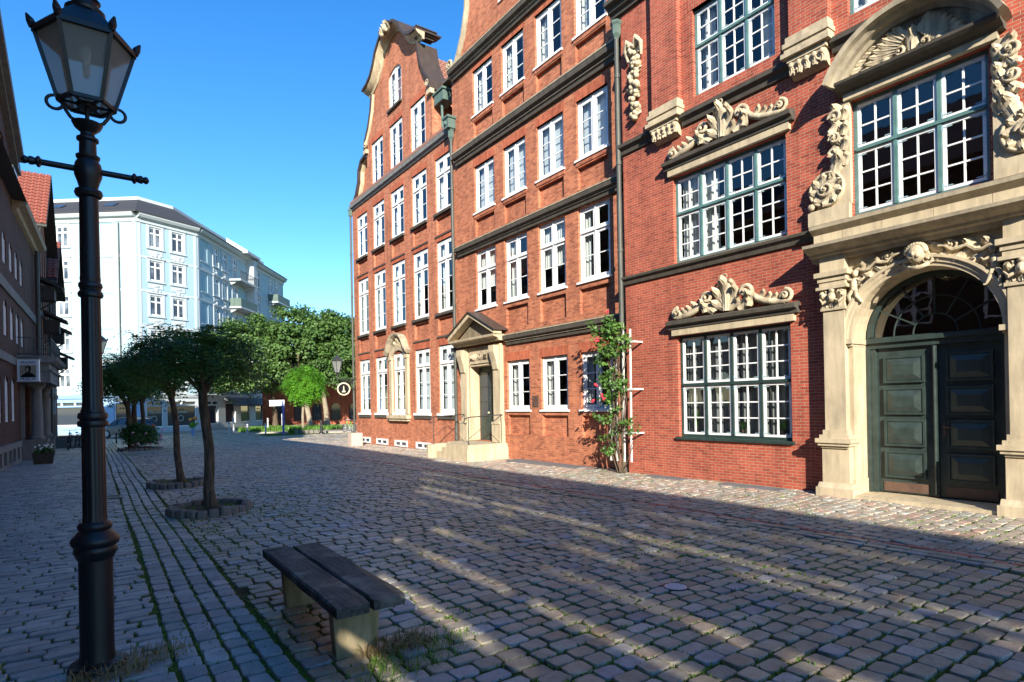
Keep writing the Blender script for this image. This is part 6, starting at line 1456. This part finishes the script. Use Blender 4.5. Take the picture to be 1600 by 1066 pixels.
# bicycles
def bike(loc, rz, label, mat, group=None):
    Xb = Matrix.Translation(loc) @ Matrix.Rotation(rz, 4, 'Z') @ Matrix.Rotation(R(6), 4, 'X'); t = thing('bicycle', loc, label, 'bicycle', group); q = lambda x, z, y=0: (x, y, z)
    for cx_ in (-.52, .52):
        k = MB(Xb); k.tube([q(cx_+.33*cos(a), .34+.33*sin(a)) for a in np.linspace(0, 2*pi, 25)], .02, 6); wl_ = k.build('wheel', M['tyre'], t, smooth=60)
        k = MB(Xb); [k.bar(q(cx_, .34), q(cx_+.32*cos(a), .34+.32*sin(a)), .006) for a in np.linspace(0, 2*pi, 15)[:-1]]; k.ball(q(cx_, .34), .03); k.build('spokes', M['rim'], wl_)
    k = MB(Xb)
    for a, b_ in (((-.52, .34), (-.08, .32)), ((-.08, .32), (-.2, .82)), ((-.52, .34), (-.17, .72)), ((-.08, .32), (.36, .78)), ((-.19, .75), (.34, .84)), ((.52, .34), (.40, .62)), ((.40, .62), (.33, .95))): k.tube([q(*a), q(*b_)], .018, 7)
    k.build('frame', mat, t); k = MB(Xb); k.tube([q(.33, .95), q(.34, 1.02)], .014, 6); k.tube([q(.22, 1.02, .27), q(.34, 1.05, .12), q(.36, 1.03), q(.34, 1.05, -.12), q(.22, 1.02, -.27)], .013, 6); k.build('handlebar', M['rim'], t)
    k = MB(Xb); k.ball(q(-.22, .90), (.14, .08, .035)); k.tube([q(-.2, .8), q(-.22, .88)], .013, 6); k.build('saddle', M['tyre'], t); k = MB(Xb); k.ball(q(-.08, .32), .05); k.bar(q(-.08, .32, .06), q(.02, .2, .06), .02); k.bar(q(-.08, .32, -.06), q(-.18, .44, -.06), .02); k.build('pedal_crank', M['rim'], t); return t
bike((16.9, 46.6, -.42), R(110), 'bright green bicycle parked past the corner of the curved gable house', M['bike_green'])
bike((-1.1, 38.8, -.36), R(95), 'dark bicycle leaning nearest to the columned entrance in the shade', M['iron'], 'bicycles by the shaded steps')
bike((-.75, 40.6, -.38), R(70), 'dark bicycle with turned wheels just in front of the shaded steps', M['iron'], 'bicycles by the shaded steps')
t = thing('bike_rack', (-.2, 45.8, -.48), 'low black metal rail between posts beyond the shaded bicycles', 'rail'); k = MB(); k.bar((-1.1, 45.9, -.1), (1.2, 45.6, -.1), .05); k.build('rail', M['iron'], t)
for x in (-1.1, 0, 1.2): k = MB(); k.bar((x, 45.75, -.5), (x, 45.75, .25), .09); k.build('post', M['iron'], t)

# parked car: grey hatchback seen from its left rear
cx, cy, cz = 2.35, 57.2, -.5; hd = atan2(.58*.97+.2, -.815*.97+.14); Xc = Matrix.Translation((cx, cy, cz)) @ Matrix.Rotation(hd, 4, 'Z')
CAR = thing('parked_car', (cx, cy, cz), 'dark grey compact hatchback parked behind the row of dark robinias', 'car')
def loft(secs, mat, name, par, cap=True):
    k = MB(Xc); n = len(secs[0]); vs = [p for s_ in secs for p in s_]
    k.add(vs, [(i*n+j, i*n+(j+1) % n, i*n+n+(j+1) % n, i*n+n+j) for i in range(len(secs)-1) for j in range(n)]+[tuple(range(n)), tuple(range((len(secs)-1)*n, len(secs)*n))]); return k.build(name, mat, par, smooth=40)
st = [(-1.9, .45, .62, .72), (-1.85, .30, .98, .82), (-1.6, .22, 1.05, .86), (-.8, .2, 1.04, .87), (.3, .2, 1.02, .87), (.9, .2, .98, .86), (1.4, .24, .85, .82), (1.75, .3, .72, .74), (1.88, .42, .60, .62)]
loft([[(x, -w, z0), (x, -w*1.01, (z0+z1)/2), (x, -w*.93, z1), (x, 0, z1+.02), (x, w*.93, z1), (x, w*1.01, (z0+z1)/2), (x, w, z0), (x, 0, z0-.02)] for x, z0, z1, w in st], M['car'], 'body', CAR)
ro = [(-1.86, 1.0, .80, 1.02), (-1.62, 1.40, .70, 1.0), (-1.2, 1.56, .64, 1.0), (-.2, 1.6, .63, 1.0), (.35, 1.5, .64, 1.0), (.9, 1.18, .72, .97), (1.25, .93, .78, .90)]
gl = loft([[(x, -.80, zl-.03), (x, -w, z), (x, 0, z+.03), (x, w, z), (x, .80, zl-.03)] for x, z, w, zl in ro], M['farglass'], 'windows', CAR)
k = MB(Xc)
for s in (-1, 1):
    k.tube([(x+.0, s*(w+.005), z+.01) for x, z, w, zl in ro], .035, 6)
    for x, z, lx in ((-.55, 1.58, -.5), (-1.45, 1.48, -1.55), (.25, 1.53, .42)): k.bar((x, s*.64, z), (lx, s*.81, 1.02), .07)
vs = [p for x, z, w, zl in ro[1:5] for p in ((x, -w-.02, z+.02), (x, 0, z+.055), (x, w+.02, z+.02))]; k.add(vs, [(i*3+j, i*3+j+1, i*3+j+4, i*3+j+3) for i in range(3) for j in (0, 1)])
k.build('roof_frame', M['car'], CAR, smooth=40)
for x in (-1.18, 1.24):
    for s in (-1, 1):
        k = MB(Xc); Mr = Matrix.Rotation(pi/2, 3, 'X'); k.lathe([(.2, -.09), (.30, -.09), (.315, -.05), (.315, .05), (.30, .09), (.2, .09)], 24, (x, s*.80, .315), M=Mr); wo_ = k.build('wheel', M['tyre'], CAR, smooth=40)
        k = MB(Xc); k.lathe([(.21, -.10), (.21, .10), (.17, .105), (.05, .09)], 18, (x, s*.80, .315), M=Mr); [k.bar((x, s*.90, .315), (x+.19*cos(a), s*.905, .315+.19*sin(a)), .035) for a in np.linspace(0, 2*pi, 6)[:-1]]; k.build('rim', M['rim'], wo_, smooth=40)
for s in (-1, 1): k = MB(Xc); k.box(-1.89, -1.72, s*.62-.14, s*.62+.14, .72, .98); k.build('tail_light', M['redlamp'], CAR); k = MB(Xc); k.ball((1.66, s*.56, .66), (.16, .16, .08)); k.build('headlight', M['farglass'], CAR); k = MB(Xc); k.ball((.78, s*.93, 1.02), (.1, .09, .07)); k.build('wing_mirror', M['car'], CAR)
k = MB(Xc); k.box(-1.93, -1.90, -.26, .26, .62, .74); k.build('number_plate', M['sign_white'], CAR); k = MB(Xc); k.box(-1.95, -1.80, -.8, .8, .36, .56); k.box(1.74, 1.92, -.7, .7, .34, .52); k.build('bumper', M['tyre'], CAR)
for s in (-1, 1): k = MB(Xc); k.box(-.25, -.12, s*.872, s*.895, .86, .89); k.build('door_handle', M['tyre'], CAR)

# plants on the inner sill of the wide ground floor window
for y, n_, h_, lab in ((7.98, 26, .42, 'tall leafy houseplant behind the left end of the wide ground floor window'), (6.85, 22, .24, 'low bushy houseplant behind the third casement of the wide ground floor window'), (6.02, 20, .28, 'dark houseplant behind the lower right panes of the wide ground floor window')):
    t = thing('houseplant', (D1+.205, y, .93), lab, 'houseplant', 'houseplants on the inner window sill'); k = MB(); k.lathe([(.030, .0), (.042, .10), (.045, .10), (.040, .11)], 12, (D1+.205, y, .93)); k.build('pot', M['brown_plate'], t)
    Q, T = blades([(D1+.205+random.uniform(-.02, .02), y+random.uniform(-.03, .03), 1.02) for _ in range(n_)], h_, .028, .9); Q[:, :, 0] = D1+.205+(Q[:, :, 0]-D1-.205)*.12; leaf_mesh('foliage', Q, T, M['lf_rose'], t)

# grass tufts at the bench, the lamp and along the joints
def tuft(cx, cy, rx, ry, n, dens=1):
    q = np.sqrt(rng.random(n)); a = rng.random(n)*2*pi; return [(cx+rx*r_*cos(b_), cy+ry*r_*sin(b_), 0) for r_, b_ in zip(q, a)]
sp = tuft(1.72, 3.52, .34, .20, 240)+tuft(1.42, 3.42, .3, .16, 130)+tuft(2.02, 3.68, .16, .12, 60)
Q, T = blades(sp, .075, .006, 1.3); tag(leaf_mesh('grass', Q, T, M['grass']), 'green grass growing among the setts around the near bench foot', 'grass', kind='stuff')
sp = tuft(1.62, 3.72, .22, .10, 260)+tuft(1.78, 3.72, .16, .14, 200); Q, T = blades(sp, .10, .007, 1.4); tag(leaf_mesh('dry_grass', Q, T, M['grass_dry']), 'dry brown grass lying against the near bench foot', 'grass', kind='stuff')
sp = tuft(.05, 4.45, .22, .14, 240)+tuft(.28, 4.6, .25, .14, 160); Q, T = blades(sp, .10, .006, 1.5); tag(leaf_mesh('dry_grass', Q, T, M['grass_dry']), 'withered grass around the foot of the foreground lamp post', 'grass', kind='stuff')
sp = []
for (cx_, cy_, rx, ry, n) in ((.45, 4.5, .25, .25, 70), (.6, 5.0, .2, .2, 40), (1.2, 9.9, .35, .8, 500), (.8, 11.5, .3, 1.6, 500), (2.3, 10.2, .5, .9, 600), (1.9, 13.2, .5, 1.0, 400), (1.2, 8.2, .4, .8, 250), (1.2, 30, .5, 2.5, 500), (2.6, 32.4, .6, .8, 300), (-.6, 34, .7, 3.5, 300), (2.2, 3.9, .3, .3, 60)): sp += [(x, y, gz(y)-.01) for x, y, z in tuft(cx_, cy_, rx, ry, n)]
for (x, y, hx_, hy_, _) in road+left+walk:  # thin growth in the joints
    if y > 13 or (x > 7 and y > 11): continue
    v = sin(x*2.1+y*.7)+sin(y*1.7-x*.9)+.6*sin(x*5.3)*sin(y*4.1)+random.gauss(0, .5)
    n_ = 13 if v > .4 else 7 if v > -.6 else 2
    if x < 1.06: n_ = (7 if v > 0 else 3) if .3 < x else (3 if v > 0 else 1)
    for _ in range(n_):
        if random.random() < (.35 if x < 1.06 else .68): sp.append((x+random.uniform(-hx_, hx_), y+(hy_+.008)*random.choice((-1, 1)), gz(y)-.015))
        else: sp.append((x+(hx_+.008)*random.choice((-1, 1)), y+random.uniform(-hy_, hy_), gz(y)-.015))
Q, T = blades(sp, .027, .012, 1.3); tag(leaf_mesh('joint_grass', Q, T, M['grass']), 'short grass and moss growing in the joints of the street setts', 'grass', kind='stuff')
